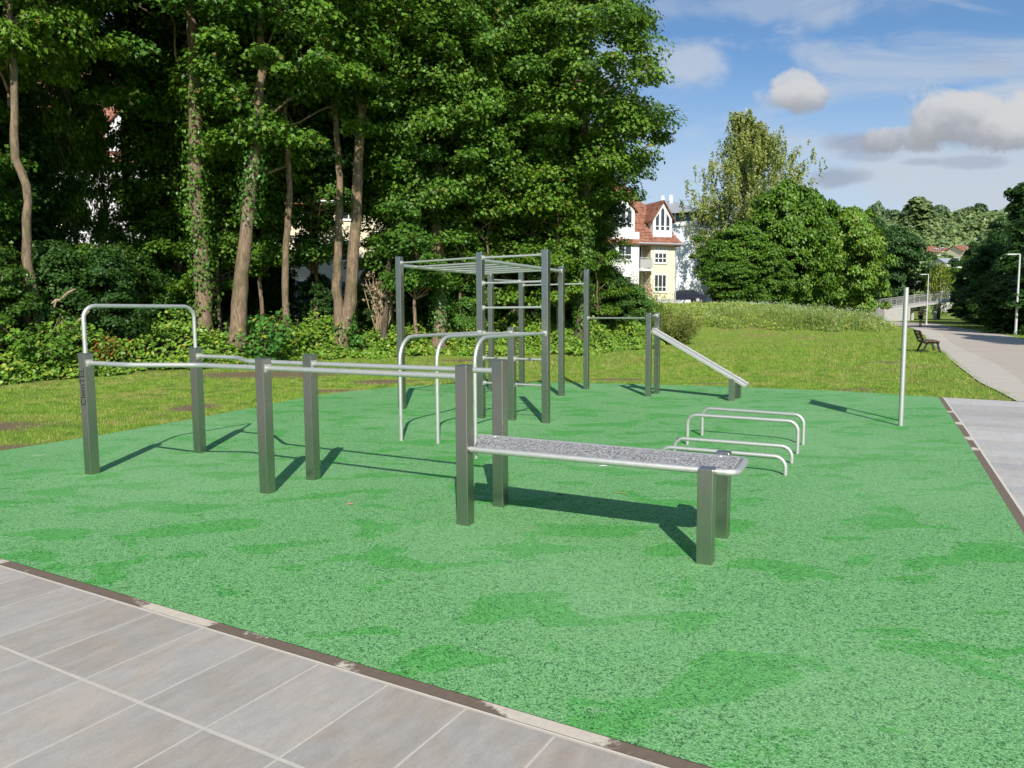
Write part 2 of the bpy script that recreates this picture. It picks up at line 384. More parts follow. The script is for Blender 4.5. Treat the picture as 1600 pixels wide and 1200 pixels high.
def build_terrain():
    def axis(lo, hi, flo, fhi, step):
        a = list(np.arange(flo, fhi+1e-6, step)); s = step
        b = []; v = fhi
        while v < hi: s *= 1.25; v += s; b.append(v)
        c = []; v = flo; s = step
        while v > lo: s *= 1.25; v -= s; c.append(v)
        return np.array(c[::-1]+a+b)
    X = axis(-3000, 3000, -30, 75, 1.0); Y = axis(-400, 4000, -5, 125, 1.0)
    gx, gy = np.meshgrid(X, Y); gz = terrain(gx, gy)
    # tuck the ground under the paving
    inside = point_in(gx, gy, PLAZA_ALL); gz = np.where(inside, -0.06, gz)
    nx, ny = len(X), len(Y)
    V = np.stack([gx, gy, gz], -1).reshape(-1, 3)
    i = np.arange(ny-1)[:, None]*nx+np.arange(nx-1)[None, :]
    F = np.stack([i, i+1, i+nx+1, i+nx], -1).reshape(-1, 4)
    me = bpy.data.meshes.new('lawn'); me.from_pydata(V.tolist(), [], F.tolist())
    wood = (sstep(0.2, 1.2, edge_s(gx, gy))*(1-sstep(5.5, 7.5, gx))*(gy < 60)).ravel()
    hill = sstep(120, 170, gy).ravel()
    for nm, arr in (('wood', wood), ('hill', hill)):
        at = me.attributes.new(nm, 'FLOAT', 'POINT'); at.data.foreach_set('value', arr.astype(np.float32))
    o = link('lawn_ground', me, lawn_mat(), None, True); tag(o, kind='structure')
def on_edge(p, V=2.528):
    d = V-(p[0]*0.497+p[1]*0.868); return (p[0]+0.497*d, p[1]+0.868*d)
def point_in(x, y, poly):
    ins = np.zeros(x.shape, bool); n = len(poly)
    for i in range(n):
        x1, y1 = poly[i]; x2, y2 = poly[(i+1) % n]
        c = ((y1 > y) != (y2 > y)) & (x < (x2-x1)*(y-y1)/((y2-y1) if y2 != y1 else 1e-9)+x1)
        ins ^= c
    return ins
ud = Vector((0.868, -0.497)); vd = Vector((0.497, 0.868))
E0 = (-9.3, 8.22)                       # rubber's left corner, off the frame
FC = on_edge((2.05, 1.72)); E0 = on_edge(E0)                       # front right corner
RUB = [E0, (-3.382, 4.83), (-2.484, 4.33), (-1.605, 3.84), (-0.723, 3.345), (0.17, 2.83), (0.70, 2.50), FC,
       (3.62, 5.17), (4.296, 6.53), (6.055, 10.065), (7.98, 14.0),
       (6.6, 15.2), (4.814, 16.1), (2.8, 16.95), (0.749, 17.45), (-1.2, 17.25), (-2.536, 16.5), (-3.4, 15.6), (-4.0, 14.65), (-4.4, 13.2), (-4.95, 11.53), (-5.5, 10.1), (-6.102, 8.85), (-7.4, 7.95)]
RUB = RUB[:1]+[on_edge(p) for p in RUB[1:7]]+RUB[7:]
PLAZA_ALL = [(-9.6, 8.4), (-7.4, 7.8), (-6.15, 8.85), (-5.0, 11.53), (-4.03, 14.65), (-2.55, 16.52), (0.75, 17.48), (4.82, 16.12), (7.98, 14.06), (9.0, 13.29), (30, -2.5), (30, -20), (-40, -20), (-40, 25)]
PLAZA_ALL = PLAZA_ALL[:11]+[(12, -20), (-40, -20), (-40, 24.5)]

def sheet(name, poly, z, mat, kind='structure', thick=0.0):
    me = bpy.data.meshes.new(name); bm = bmesh.new()
    vs = [bm.verts.new((x, y, z)) for x, y in poly]; fc = bm.faces.new(vs)
    bmesh.ops.recalc_face_normals(bm, faces=bm.faces)
    if bm.faces and fc.normal.z < 0: fc.normal_flip()
    bmesh.ops.triangulate(bm, faces=bm.faces)
    bm.to_mesh(me); bm.free()
    return tag(link(name, me, mat), kind=kind)
build_terrain()
sheet('rubber_surface', RUB, 0.004, rubber_mat())
M_TILE = tile_mat('grey_stone_tiles', (0.868, -0.497), (-0.005, 2.453), 0.405, 0.63, (0.37, 0.34, 0.305))
M_TILER = tile_mat('grey_stone_tiles_side', (0.868, -0.497), (0.03, 0.1), 1.24, 0.405, (0.43, 0.415, 0.395), 0.22, 1.6)
# front paving: everything in front of the rubber's near edge
front = [(E0[0]-30*0.868, E0[1]+30*0.497), E0] + RUB[1:8] + [(14, -5.2), (14, -20), (-36, -20)]
sheet('plaza_paving', front, -0.004, M_TILE)
side = [FC, RUB[8], RUB[9], RUB[10], RUB[11], (7.98, 14.06), (9.0, 13.29), (30, -2.5), (30, -14.4)]
sheet('side_paving', side, -0.0045, M_TILER)
def strip(name, pts, w0, w1, z, mat):
    """ribbon on the outer (right hand) side of a polyline, offsets w0..w1"""
    a = []; b = []
    for i, p in enumerate(pts):
        p = Vector(p); q = Vector(pts[min(i+1, len(pts)-1)]); o = Vector(pts[max(i-1, 0)])
        t = (q-o).normalized(); nrm = Vector((t.y, -t.x)); a.append(p+nrm*w0); b.append(p+nrm*w1)
    me = bpy.data.meshes.new(name); n = len(pts)
    me.from_pydata([(v.x, v.y, z) for v in a+b], [], [(i, n+i, n+i+1, i+1) for i in range(n-1)])
    return tag(link(name, me, mat), kind='structure')
def dense(pts, k=6):
    out = []
    for a, b in zip(pts[:-1], pts[1:]):
        for i in range(k): out.append(tuple(Vector(a).lerp(Vector(b), i/k)))
    out.append(pts[-1]); return out
M_EDGE = edging_mat()
M_GROUT = plain('pale_grout', (0.58, 0.53, 0.46), 0.85, 0, 0.15, 20)
strip('front_kerb_strip', dense(RUB[:8]), 0.0, 0.068, 0.002, M_EDGE)
strip('front_grout_line', dense(RUB[:8]), 0.068, 0.080, -0.0005, M_GROUT)
strip('side_kerb_strip', dense(RUB[7:12]), 0.0, 0.075, 0.0025, edging_mat(0.60))
strip('side_grout_line', dense(RUB[7:12]), 0.075, 0.10, -0.0005, M_GROUT)

# footpath beyond the plaza
PL = [(8.99, 13.29), (9.8, 15.1), (10.59, 16.96), (12.3, 20.4), (14.1, 24), (16.2, 28.1), (18.3, 32.3), (23, 42), (29, 56), (35.2, 70), (38.5, 79), (40.5, 90), (39, 104), (33, 122)]
PJ = [(9.9, 12.6), (10.5, 15), (11.26, 16.46), (13.3, 20.1), (15.3, 24), (17.5, 28.6), (19.6, 33), (25.05, 43.95), (30.6, 56.6), (36.6, 70.2), (40.2, 79), (42.0, 90), (40.5, 104), (34, 124)]
PR = [(22.0, 3.5), (20.5, 13), (20.3, 19), (20.6, 24), (21.8, 28.4), (23.6, 33), (25.2, 36.3), (29.4, 44.6), (34.9, 56.8), (40.6, 70.2), (44.6, 79), (47.4, 90), (46.5, 106), (39, 128)]
def ribbon(name, A, B, mat, dz=0.03, k=5, m=4):
    dz -= 0.012; A = dense(A, k); B = dense(B, k); vs = []; fs = []
    for a, b in zip(A, B):
        for j in range(m+1):
            x = a[0]+(b[0]-a[0])*j/m; y = a[1]+(b[1]-a[1])*j/m
            vs.append((x, y, tz(x, y)+dz))
    for i in range(len(A)-1):
        for j in range(m): q = i*(m+1)+j; fs.append((q, q+1, q+m+2, q+m+1))
    me = bpy.data.meshes.new(name); me.from_pydata(vs, [], fs)
    return tag(link(name, me, mat), kind='structure')
ribbon('path_border', PL, PJ, concrete_mat('pale_concrete', (0.42, 0.38, 0.32), (0.60, 0.54, 0.46), 2.5), 0.034)
ribbon('footpath', PJ, PR, concrete_mat('path_concrete', (0.40, 0.345, 0.285), (0.52, 0.45, 0.37), 5.0), 0.026)

# ---------------------------------------------------------------- gym equipment
PA = R(-26.5)                            # rotation of the square posts
pu = Vector((math.cos(PA), math.sin(PA), 0)); pv = Vector((-pu.y, pu.x, 0))
def post(x, y, h, parent, w=0.10, rz=None):
    rz = PA if rz is None else rz
    m = MB(); m.box((x, y, h/2-0.02), (w, w, h+0.04-0.004), rz)
    p = m.build('post', M_POST, parent, False, 0.006)
    c = MB(); c.box((x, y, h-0.001), (w-0.012, w-0.012, 0.004), rz); c.build('post_cap', M_CAP, p)
    return p
def arc_corner(a, c, b, r, n=7):
    """points rounding the corner c between a and b"""
    a, c, b = Vector(a), Vector(c), Vector(b); da = (a-c).normalized(); db = (b-c).normalized()
    ang = da.angle(db); t = r/math.tan(ang/2); p0 = c+da*t; p1 = c+db*t
    bis = (da+db).normalized(); ce = c+bis*(r/math.sin(ang/2))
    v0 = p0-ce; v1 = p1-ce; th = v0.angle(v1); out = []
    for i in range(n+1):
        s = i/n; out.append(ce+(v0*math.sin((1-s)*th)+v1*math.sin(s*th))/math.sin(th))
    return out
def rounded(pts, r):
    out = [Vector(pts[0])]
    for i in range(1, len(pts)-1): out += arc_corner(pts[i-1], pts[i], pts[i+1], r)
    out.append(Vector(pts[-1])); return out
def flange(p, d, parent, s=0.07):
    """square welded plate with a collar and four screws, p on the post face, d pointing away from it"""
    p = Vector(p); d = Vector(d).normalized(); z = Vector((0, 0, 1)); x = d.cross(z).normalized()
    rot = Matrix((x, d, z)).transposed()
    m = MB(); m.box(p+d*0.003, (s, 0.006, s), rot=rot)
    m.tube([p+d*0.004, p+d*0.03], 0.027, 12)
    for a in (-1, 1):
        for b in (-1, 1): m.tube([p+d*0.005+x*a*s*0.36+z*b*s*0.36, p+d*0.011+x*a*s*0.36+z*b*s*0.36], 0.006, 6)
    return m.build('flange', M_TUBE, parent, True)
def bar(name, a, b, r, parent, via=None, rad=0.1, fl=(True, True)):
    pts = [a]+(via or [])+[b]
    P = rounded(pts, rad) if via else [Vector(a), Vector(b)]
    m = MB(); m.tube(P, r, 14); o = m.build(name, M_TUBE, parent, True)
    if fl[0]: flange(P[0], (P[1]-P[0]), o)
    if fl[1]: flange(P[-1], (P[-2]-P[-1]), o)
    return o
V3 = lambda p, z: Vector((p[0], p[1], z))
def ext(a, b, off):   # shorten a-b by off at both ends
    a, b = Vector(a), Vector(b); d = (b-a).normalized(); return a+d*off, b-d*off

st = thing('parallel_bar_station', (-2.0, 6.6, 0), 'low steel exercise rails on square posts with a padded bench at the near end', 'exercise rails')
p1, p2, p3, p4, p5, p6, b1, b2 = (-4.27, 7.53), (-3.65, 8.68), (-2.21, 6.67), (-1.94, 7.21), (-0.36, 5.62), (-0.10, 6.16), (1.235, 4.70), (1.495, 5.26)
for p, h in ((p1, 1.23), (p2, 1.23), (p3, 1.22), (p4, 1.22), (p5, 1.22), (p6, 1.22)): post(*p, h, st)
post(*b1, 0.62, st); post(*b2, 0.62, st)
ZB = 1.13
# hoop standing on the first two posts
hp = [V3(p1, 1.22), V3(p1, 1.70), V3(p2, 1.70), V3(p2, 1.22)]
m = MB(); m.tube(rounded(hp, 0.13), 0.021, 14); m.build('upright_hoop', M_TUBE, st, True)
def along(p, k, off=0.0): return Vector((p[0], p[1], 0))+pu*k+pv*off
def kinkbar(pa, pb, side):
    A = Vector((pa[0], pa[1], ZB))+pu*0.052; B = Vector((pb[0], pb[1], ZB))-pu*0.052
    d = (B-A); L = d.length
    # starts in the wide line, steps over into the narrow one
    kd = Vector((math.cos(R(-30.5)), math.sin(R(-30.5)), 0)); s1 = A+kd*L*0.30; s2 = B-kd*L*0.38
    return bar('bar', A, B, 0.0235, st, [s1, s2], 0.25)
kinkbar(p1, p3, 1); kinkbar(p2, p4, -1)
for a, b in ((p3, p5), (p4, p6)):
    A, B = ext(V3(a, ZB), V3(b, ZB), 0.052); bar('bar', A, B, 0.0235, st)
# bench board
ZR = 0.585
F0 = Vector((p5[0], p5[1], ZR))+pu*0.052; F1 = Vector((b1[0], b1[1], ZR))+pv*0.075
G0 = Vector((p6[0], p6[1], ZR))-pv*0.075+pu*0.0; G1 = Vector((b2[0], b2[1], ZR))-pv*0.075
d1 = (F1-F0).normalized(); d2 = (G1-G0).normalized()
F0 = F0; F1 = F1+d1*0.17; G1 = G1+d2*0.17; G0 = G0-d2*0.16
board = MB()
k = pv*0.022
cs = [F0+k+pu*0.02, F1+k*0.6-d1*0.03, G1-k*0.6-d2*0.03, G0-k+pu*0.0]
top = []
for i in range(4):
    a, c, b = cs[i-1], cs[i], cs[(i+1) % 4]; top += arc_corner(a, c, b, 0.06 if i in (1, 2) else 0.03, 5)
n = len(top)
board.add([(v.x, v.y, 0.603) for v in top]+[(v.x, v.y, 0.568) for v in top], [tuple(range(n)), tuple(range(2*n-1, n-1, -1))]+[(i, (i+1) % n, n+(i+1) % n, n+i) for i in range(n)])
mg, nt, bb = new_mat('grey_granule_pad'); N = NB(nt)
vo = N.n('ShaderNodeTexVoronoi', {'Vector': N.obj(), 'Scale': 125.0}); hc = N.n('ShaderNodeSeparateColor', {0: vo.outputs['Color']})
cc = N.ramp(hc.outputs[0], [(0.0, (0.02, 0.02, 0.025)), (0.4, (0.15, 0.15, 0.15)), (0.7, (0.42, 0.41, 0.40)), (1.0, (0.72, 0.70, 0.68))]); cc = N.mix(N.smooth(N.noise(N.obj(), 3, 3), 0.4, 0.7), cc, N.mix(0.3, cc, (0.3, 0.29, 0.27)))
N.link(cc, bb.inputs['Base Color']); bb.inputs['Roughness'].default_value = 0.85
N.link(N.bump(hc.outputs[0], 0.5, 0.004), bb.inputs['Normal'])
bb_o = board.build('bench_board', mg, st, False, 0.004)
fr = MB(); fr.tube(rounded([F0, F1, G1, G0], 0.065), 0.024, 14); frame = fr.build('edge_tube', M_TUBE, bb_o, True)
br = MB(); br.box(tuple((F0+G0)/2+pu*0.03-Vector((0, 0, 0.03))), (0.03, (G0-F0).length*0.95, 0.03), PA); br.tube([F0+pu*0.03+pv*0.03-Vector((0, 0, 0.02)), F0+pu*0.03+pv*0.03-Vector((0, 0, 0.075))], 0.011, 8); br.build('bracket', M_TUBE, bb_o)
for p in (Vector((p6[0], p6[1], 0.60))-pv*0.105+pu*0.01, Vector((b2[0], b2[1], 0.60))-pv*0.10):
    bo = MB(); bo.tube([p, p+Vector((0, 0, 0.009)), p+Vector((0, 0, 0.014))], [0.020, 0.018, 0.008], 12); bo.build('bolt', M_TUBE, bb_o, True)
# lettering up the left face of the first post
cu = bpy.data.curves.new('post_lettering', 'FONT'); cu.body = 'ClemTEL'; cu.size = 0.108; cu.extrude = 0.0006; cu.align_y = 'CENTER'; cu.space_character = 0.93
tmp = bpy.data.objects.new('tmp', cu); COL.objects.link(tmp); bpy.context.view_layer.update()
me = bpy.data.meshes.new_from_object(tmp.evaluated_get(bpy.context.evaluated_depsgraph_get())); bpy.data.objects.remove(tmp)
lt = link('post_lettering', me, plain('black_marker', (0.012, 0.011, 0.010), 0.5), st)
up = Vector((0, 0, 1)); nrm = -pv
yax = nrm.cross(up)
rotm = Matrix((up, yax, nrm)).transposed().to_4x4()
loc = Vector((p1[0], p1[1], 0.70)) - pv*0.0504 - root_loc(st)
lt.matrix_local = Matrix.Translation(loc) @ rotm

# climbing frame ------------------------------------------------------
cf = thing('climbing_frame', (0.4, 13.0, 0), 'tall square steel climbing frame with monkey bars, wall rungs, curved rails and sloping board', 'climbing frame')
c1, c2, c3, c4, c5, c6, c7, c8 = (-1.86, 12.62), (-0.47, 11.48), (0.495, 10.91), (0.0, 11.22), (0.96, 14.55), (-0.43, 15.69), (0.215, 16.45), (1.565, 15.75)
s1, s2 = (2.615, 14.36), (2.86, 14.80)
for p, h in ((c1, 2.55), (c2, 2.52), (c3, 2.51), (c4, 1.40), (c5, 2.50), (c6, 2.50), (c7, 2.50), (c8, 2.50), (s1, 1.60), (s2, 1.60)): post(*p, h, cf)
def link_bar(name, a, b, z, r=0.0165, off=0.052, z2=None, fl=(True, True), sh=(0, 0)):
    A, B = ext(V3(a, z), V3(b, z if z2 is None else z2), off); return bar(name, A, B, r, cf, fl=fl)
for z in (2.44, 2.06, 1.69, 1.31): link_bar('rung', c2, c3, z)
for z in (0.93, 0.55): link_bar('rung', c2, c4, z); link_bar('rung', c4, c3, z)
# monkey bars: two rails and the rungs between them
ZM = 2.405
ra = ext(V3(c1, ZM), V3(c6, ZM), 0.052); rb = ext(V3(c2, ZM), V3(c5, ZM), 0.052)
bar('rail', ra[0], ra[1], 0.030, cf); bar('rail', rb[0], rb[1], 0.030, cf)
for i in range(6):
    t = (i+0.85)/6.6; A = ra[0].lerp(ra[1], t); B = rb[0].lerp(rb[1], t); A, B = ext(A, B, 0.02)
    bar('rung', A, B, 0.0165, cf, fl=(False, False))
link_bar('bar', c1, c2, 2.445)
link_bar('bar', c6, c7, 2.30); link_bar('bar', c7, c8, 2.21); link_bar('bar', c8, s1, 1.50, 0.0165); link_bar('bar', s1, s2, 1.545)
# three curved rails
V2 = Vector((-0.93, -2.0, 0))
for p, e in ((c2, (-1.407, 9.43)), (c4, (-0.92, 9.20)), (c3, (-0.44, 8.90))):
    a = V3(p, 1.315); dd = (V3(e, 1.315)-a); a = a+dd.normalized()*0.052
    hnd = MB(); P = rounded([a, V3(e, 1.315), V3(e, -0.02)], 0.30); hnd.tube(P, 0.0235, 14)
    o = hnd.build('curved_rail', M_TUBE, cf, True); flange(a, dd, o)
# sloping board
e1, e2 = (3.985, 13.56), (4.245, 14.04)
post(*e1, 0.40, cf); post(*e2, 0.40, cf)
mid_t = (V3(s1, 0)+V3(s2, 0))/2; mid_b = (V3(e1, 0)+V3(e2, 0))/2
dr = (mid_b-mid_t).normalized(); acr = Vector((-dr.y, dr.x, 0)); hw = 0.155
T0 = mid_t-dr*0.02+Vector((0, 0, 1.28)); B0 = mid_b+dr*0.20+Vector((0, 0, 0.275))
sl = (B0-T0).normalized(); nm = acr.cross(sl)*-1
if nm.z < 0: nm = -nm
rt = Matrix((sl, acr, nm)).transposed()
mc = (T0+B0)/2; Ls = (B0-T0).length
bm_ = MB(); bm_.box(mc, (Ls-0.05, 2*hw-0.05, 0.03), rot=rt)
ib = bm_.build('incline_board', plain('grey_board', (0.30, 0.30, 0.29), 0.7, 0, 0.2, 20, 0.3), cf, False, 0.003)
ef = MB()
for sgn in (-1, 1): ef.box(mc+acr*sgn*hw+nm*0.003, (Ls, 0.04, 0.055), rot=rt)
for e in (T0, B0): ef.box(e+nm*0.002, (0.045, 2*hw-0.041, 0.05), rot=rt)
ef.build('board_frame', M_TUBE, ib, False, 0.005)
for p in (s1, s2, e1, e2):
    z = 1.26 if p in (s1, s2) else 0.36
    sg = 1 if p in (s1, e1) else -1
    a = V3(p, z)+acr*sg*0.05; c = a+acr*sg*0.045
    t = MB(); t.tube([a, c], 0.018, 10); t.build('board_pin', M_TUBE, ib, True)

# low hoops
HO = [((2.475, 9.70), (3.51, 8.97), 0.385, 'taller low steel hoop farthest from the bench'), ((2.13, 9.04), (3.225, 8.40), 0.39, 'tall low steel hoop standing second from the back of the row'),
      ((1.85, 8.47), (2.96, 7.86), 0.20, 'short steel hoop standing between a tall hoop and the front one'), ((1.575, 7.89), (2.68, 7.27), 0.205, 'short steel hoop nearest the bench, front of the row')]
for a, b, h, lb in HO:
    t = thing('push_up_hoop', ((a[0]+b[0])/2, (a[1]+b[1])/2, 0), lb, 'exercise hoop', 'low steel hoops in a row')
    h2 = h-0.02
    A, B = V3(a, -0.02), V3(b, -0.02); P = rounded([A, V3(a, h2), V3(b, h2), B], 0.11)
    mm = MB(); mm.tube(P, 0.0205, 16); mm.build('tube', M_TUBE, t, True)
    for q in (a, b):
        rg = MB(); rg.tube([V3(q, 0.0), V3(q, 0.008)], 0.027, 14); rg.build('foot_ring', M_CAP, t)

# instruction board seen edge on
q1, q2 = Vector((5.45, 10.45, 0)), Vector((5.70, 10.94, 0))
sg = thing('instruction_board', (5.57, 10.7, 0), 'steel sign board between two round posts, seen edge on at the rubber edge', 'sign board')
for q, h in ((q1, 1.93), (q2, 1.93)):
    mm = MB(); mm.tube([q+Vector((0, 0, -0.02)), q+Vector((0, 0, h))], 0.030, 20); o = mm.build('post', M_TUBE, sg, True)
mm = MB(); dq = (q2-q1).normalized(); cm = (q1+q2)/2; cm.z = 1.48; ang = math.atan2(dq.y, dq.x)
mm.box(cm, ((q2-q1).length-0.06, 0.012, 0.86), ang); pn = mm.build('panel', plain('sign_back', (0.55, 0.55, 0.54), 0.4, 0.9, 0.05), sg)
mm = MB(); nrmq = Vector((-dq.y, dq.x, 0)); mm.box(cm-nrmq*0.0085, ((q2-q1).length-0.10, 0.004, 0.80), ang); mm.build('print_sheet', plain('white_print', (0.7, 0.71, 0.72), 0.4), pn)

# litter on the rubber
def bit(x, y, w, l, rz, col, name, label, cat):
    mm = MB(); P = [(-.5, 0), (-.2, .45), (.25, .4), (.5, .05), (.2, -.4), (-.25, -.42)]
    c, s = math.cos(rz), math.sin(rz)
    vs = [(x+(a*l)*c-(b*w)*s, y+(a*l)*s+(b*w)*c, 0.007+0.012*abs(b)) for a, b in P]
    vs2 = [(v[0], v[1], v[2]+0.002) for v in vs]
    mm.add(vs+vs2, [(5, 4, 3, 2, 1, 0), (6, 7, 8, 9, 10, 11)]+[(i, (i+1) % 6, 6+(i+1) % 6, 6+i) for i in range(6)])
    return tag(mm.build(name, plain(label[:18], col, 0.7), None), label, cat)
bit(-1.37, 6.22, 0.03, 0.05, 0.3, (0.7, 0.22, 0.2), 'fallen_petal', 'small pink petal on the green rubber between the rail posts', 'petal')
bit(0.43, 6.5, 0.012, 0.10, -0.2, (0.05, 0.04, 0.02), 'fallen_twig', 'dark twig lying in the shadow behind the bench', 'twig')
bit(0.97, 6.55, 0.012, 0.11, -0.5, (0.35, 0.28, 0.12), 'dry_stalk', 'pale dry stalk on the rubber behind the bench', 'stalk')
bit(0.95, 7.75, 0.05, 0.10, 0.1, (0.75, 0.72, 0.66), 'paper_scrap', 'white paper scrap on the rubber behind the bench board', 'scrap')
bit(-0.47, 1.95, 0.02, 0.03, 0.1, (0.6, 0.56, 0.4), 'fallen_leaf', 'pale dry leaf on the grey paving tiles', 'leaf')

# ---------------------------------------------------------------- trees
def tube_arrays(m, pts, rs, n): m.tube(pts, rs, n, caps=True)
def crown_points(seed, Rr, z0, z1, nclump, per, clump_r=1.0, prof=None, shell=0.55, flat=0.45):
    wild = 0.30 if prof is p_round and Rr > 4 else 0.17
    g = np.random.default_rng(seed); C = []
    lob = g.uniform(0, 6.28, 4); la = g.uniform(0.08, 0.2, 4)*(wild/0.17)**.5
    while len(C) < nclump:
        t = g.uniform(0, 1); a = g.uniform(0, 6.2832)
        w = prof(t)*g.uniform(1-wild, 1+wild*0.9)
        rr = Rr*w*(1+sum(la[i]*math.sin((i+1)*a+lob[i]+t*4) for i in range(4)))
        q = g.uniform(shell, 1.0)**0.7 if g.uniform() < 0.78 else g.uniform(0, 1)**0.5
        C.append((rr*q*math.cos(a), rr*q*math.sin(a), z0+(z1-z0)*t))
    C = np.array(C); cr = clump_r*g.uniform(0.55, 1.25, len(C)); o_ = g.uniform(size=len(C)) < 0.13; C[o_, :2] *= 1.2; C[o_, 2] += 0.03*(z1-z0)*g.uniform(-1, 1, o_.sum()); cr[o_] *= 0.6
    P = np.repeat(C, per, 0); Rc = np.repeat(cr, per)
    off = g.normal(size=P.shape); off = unit(off)*(g.uniform(0, 1, len(P))[:, None]**0.45)
    off[:, 2] *= flat; 
    dome = 1-np.abs(off[:, 0]**2+off[:, 1]**2)
    off[:, 2] += 0.25*dome
    P = P+off*Rc[:, None]
    out = np.repeat(C, per, 0); outv = out.copy(); outv[:, 2] = 0.0
    Nn = unit(outv+1e-6)*0.45+np.array([0, 0, 0.75])+off*0.5+g.normal(size=P.shape)*0.42
    return C, P, Nn, g
def make_limbs(C, g, zb, zt, r0, nl, lean=0.0, n=6):
    """scaffold limbs leaving the axis and reaching into the clumps"""
    m = MB(); idx = g.choice(len(C), nl, replace=False)
    for i in idx:
        c = Vector(C[i]); h = max(zb, min(zt, c.z-0.35*math.hypot(c.x, c.y)-0.4))
        a = Vector((0, 0, h)); mid = a.lerp(c, 0.5)+Vector((g.normal()*.25, g.normal()*.25, 0.25+g.normal()*.15))
        rr = r0*(1-0.6*(h-zb)/max(0.1, zt-zb))*0.45
        m.tube([a, a.lerp(mid, .5)+Vector((g.normal()*.1, g.normal()*.1, 0)), mid, mid.lerp(c, .5)+Vector((g.normal()*.15, g.normal()*.15, .05)), c], [rr, rr*.8, rr*.6, rr*.4, rr*.15], n)
    return m
def tree_proto(name, seed, Rr, z0, z1, nclump, per, leafsize, mat, bark, prof, clump_r=1.0, tmpl=T_CARD, nl=40, r0=0.22, trunk=True, flat=0.45, shell=0.55):
    """returns (crown mesh, limbs mesh, trunk mesh)"""
    C, P, Nn, g = crown_points(seed, Rr, z0, z1, nclump, per, clump_r, prof, shell, flat)
    sz = leafsize*g.uniform(0.6, 1.25, len(P))
    cm = leaf_mesh(name+'_crown', P, Nn, sz, tmpl, 0.25, dirs=g.normal(size=P.shape)+np.array([0, 0, -0.5]))
    cm.materials.append(mat)
    def mb_mesh(m, nm, bk):
        me = bpy.data.meshes.new(nm); me.from_pydata([tuple(v) for v in m.v], [], m.f); me.materials.append(bk)
        me.polygons.foreach_set('use_smooth', [True]*len(me.polygons)); return me
    lm = mb_mesh(make_limbs(C, g, z0*0.7+0.4, z1*0.85, r0, min(nl, len(C))), name+'_limbs', bark)
    tm = None
    if trunk:
        m = MB(); zs = np.linspace(-0.4, z1*0.88, 14); w = g.normal(size=(14, 2))*0.06
        pts = [(w[i][0]*i/4, w[i][1]*i/4, z) for i, z in enumerate(zs)]
        m.tube(pts, [r0*(1.35 if i == 0 else 1)*(1-0.85*i/13) for i in range(14)], 10); tm = mb_mesh(m, name+'_trunk', bark)
    return cm, lm, tm
def put_tree(name, proto, x, y, label, cat, group=None, s=1.0, sz=None, rz=None, dz=0.0, z=None):
    cm, lm, tm = proto
    z = tz(x, y) if z is None else z
    r = thing(name, (x, y, z+dz), label, cat, group); r.scale = (s, s, sz or s); r.rotation_euler = (0, 0, rnd.uniform(0, 6.28) if rz is None else rz)
    for nm, me in (('trunk', tm), ('limbs', lm), ('crown', cm)):
        if me is None: continue
        o = bpy.data.objects.new(nm, me); COL.objects.link(o); o.parent = r
    return r
p_tall = lambda t: (0.55+0.75*math.sin(math.pi*min(1, t*0.95+0.12)))*(1.0 if t < 0.75 else 1-1.6*(t-0.75))
p_round = lambda t: max(0.15, math.sqrt(max(0, 1-(2*t-0.95)**2)))
p_bush = lambda t: max(0.2, math.sqrt(max(0, 1-(1.15*t-0.15)**2)))
p_cone = lambda t: max(0.08, 1.05-t)
p_birch = lambda t: max(0.12, (0.75+0.45*math.sin(math.pi*(t*0.9+0.05)))*(1.0 if t < 0.6 else 1-1.9*(t-0.6)))

F_A = tree_proto('maple_a', 21, 3.0, 3.4, 16.5, 270, 300, 0.155, L_MAPLE, M_BARK, p_tall, 1.05, trunk=False, tmpl=T_MAPLE, nl=45, r0=.12)
F_B = tree_proto('maple_b', 22, 2.8, 4.2, 17.5, 260, 300, 0.15, L_MAPLE2, M_BARK, p_tall, 1.0, trunk=False, tmpl=T_MAPLE, nl=45, r0=.12)
F_C = tree_proto('maple_c', 23, 3.0, 5.5, 17.0, 290, 320, 0.145, L_MAPLE2, M_BARK, p_tall, 1.0, trunk=False, tmpl=T_MAPLE, nl=45, r0=.12)
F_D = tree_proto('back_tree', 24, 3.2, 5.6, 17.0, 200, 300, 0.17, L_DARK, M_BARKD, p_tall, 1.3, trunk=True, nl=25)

def ivy_on(path, rad, parent, n, z0, z1, mat=L_IVY, spread=0.12, size=0.10):
    """ivy leaves round a trunk path (world points)"""
    P = []; Nn = []; pts = [Vector(p) for p in path]
    for _ in range(n):
        z = rnd.uniform(z0, z1)*0.55+0.45*(z0+(z1-z0)*rnd.random()**1.6)
        k = 0
        while k < len(pts)-2 and pts[k+1].z < z: k += 1
        a, b = pts[k], pts[k+1]; t = min(1, max(0, (z-a.z)/max(0.01, b.z-a.z))); c = a.lerp(b, t)
        an = rnd.uniform(0, 6.283); r = rad+abs(rnd.gauss(0, spread))
        P.append((c.x+math.cos(an)*r, c.y+math.sin(an)*r, z)); Nn.append((math.cos(an), math.sin(an), 0.5))
    P = np.array(P)-np.array(root_loc(parent)[:]); Nn = np.array(Nn)+rng.normal(size=(n, 3))*0.35
    me = leaf_mesh('ivy', P, Nn, size*rng.uniform(0.6, 1.3, n), T_LEAF, 0.2, dirs=rng.normal(size=(n, 3))*0.5+np.array([0, 0, -1.0]))
    return link('ivy', me, mat, parent)

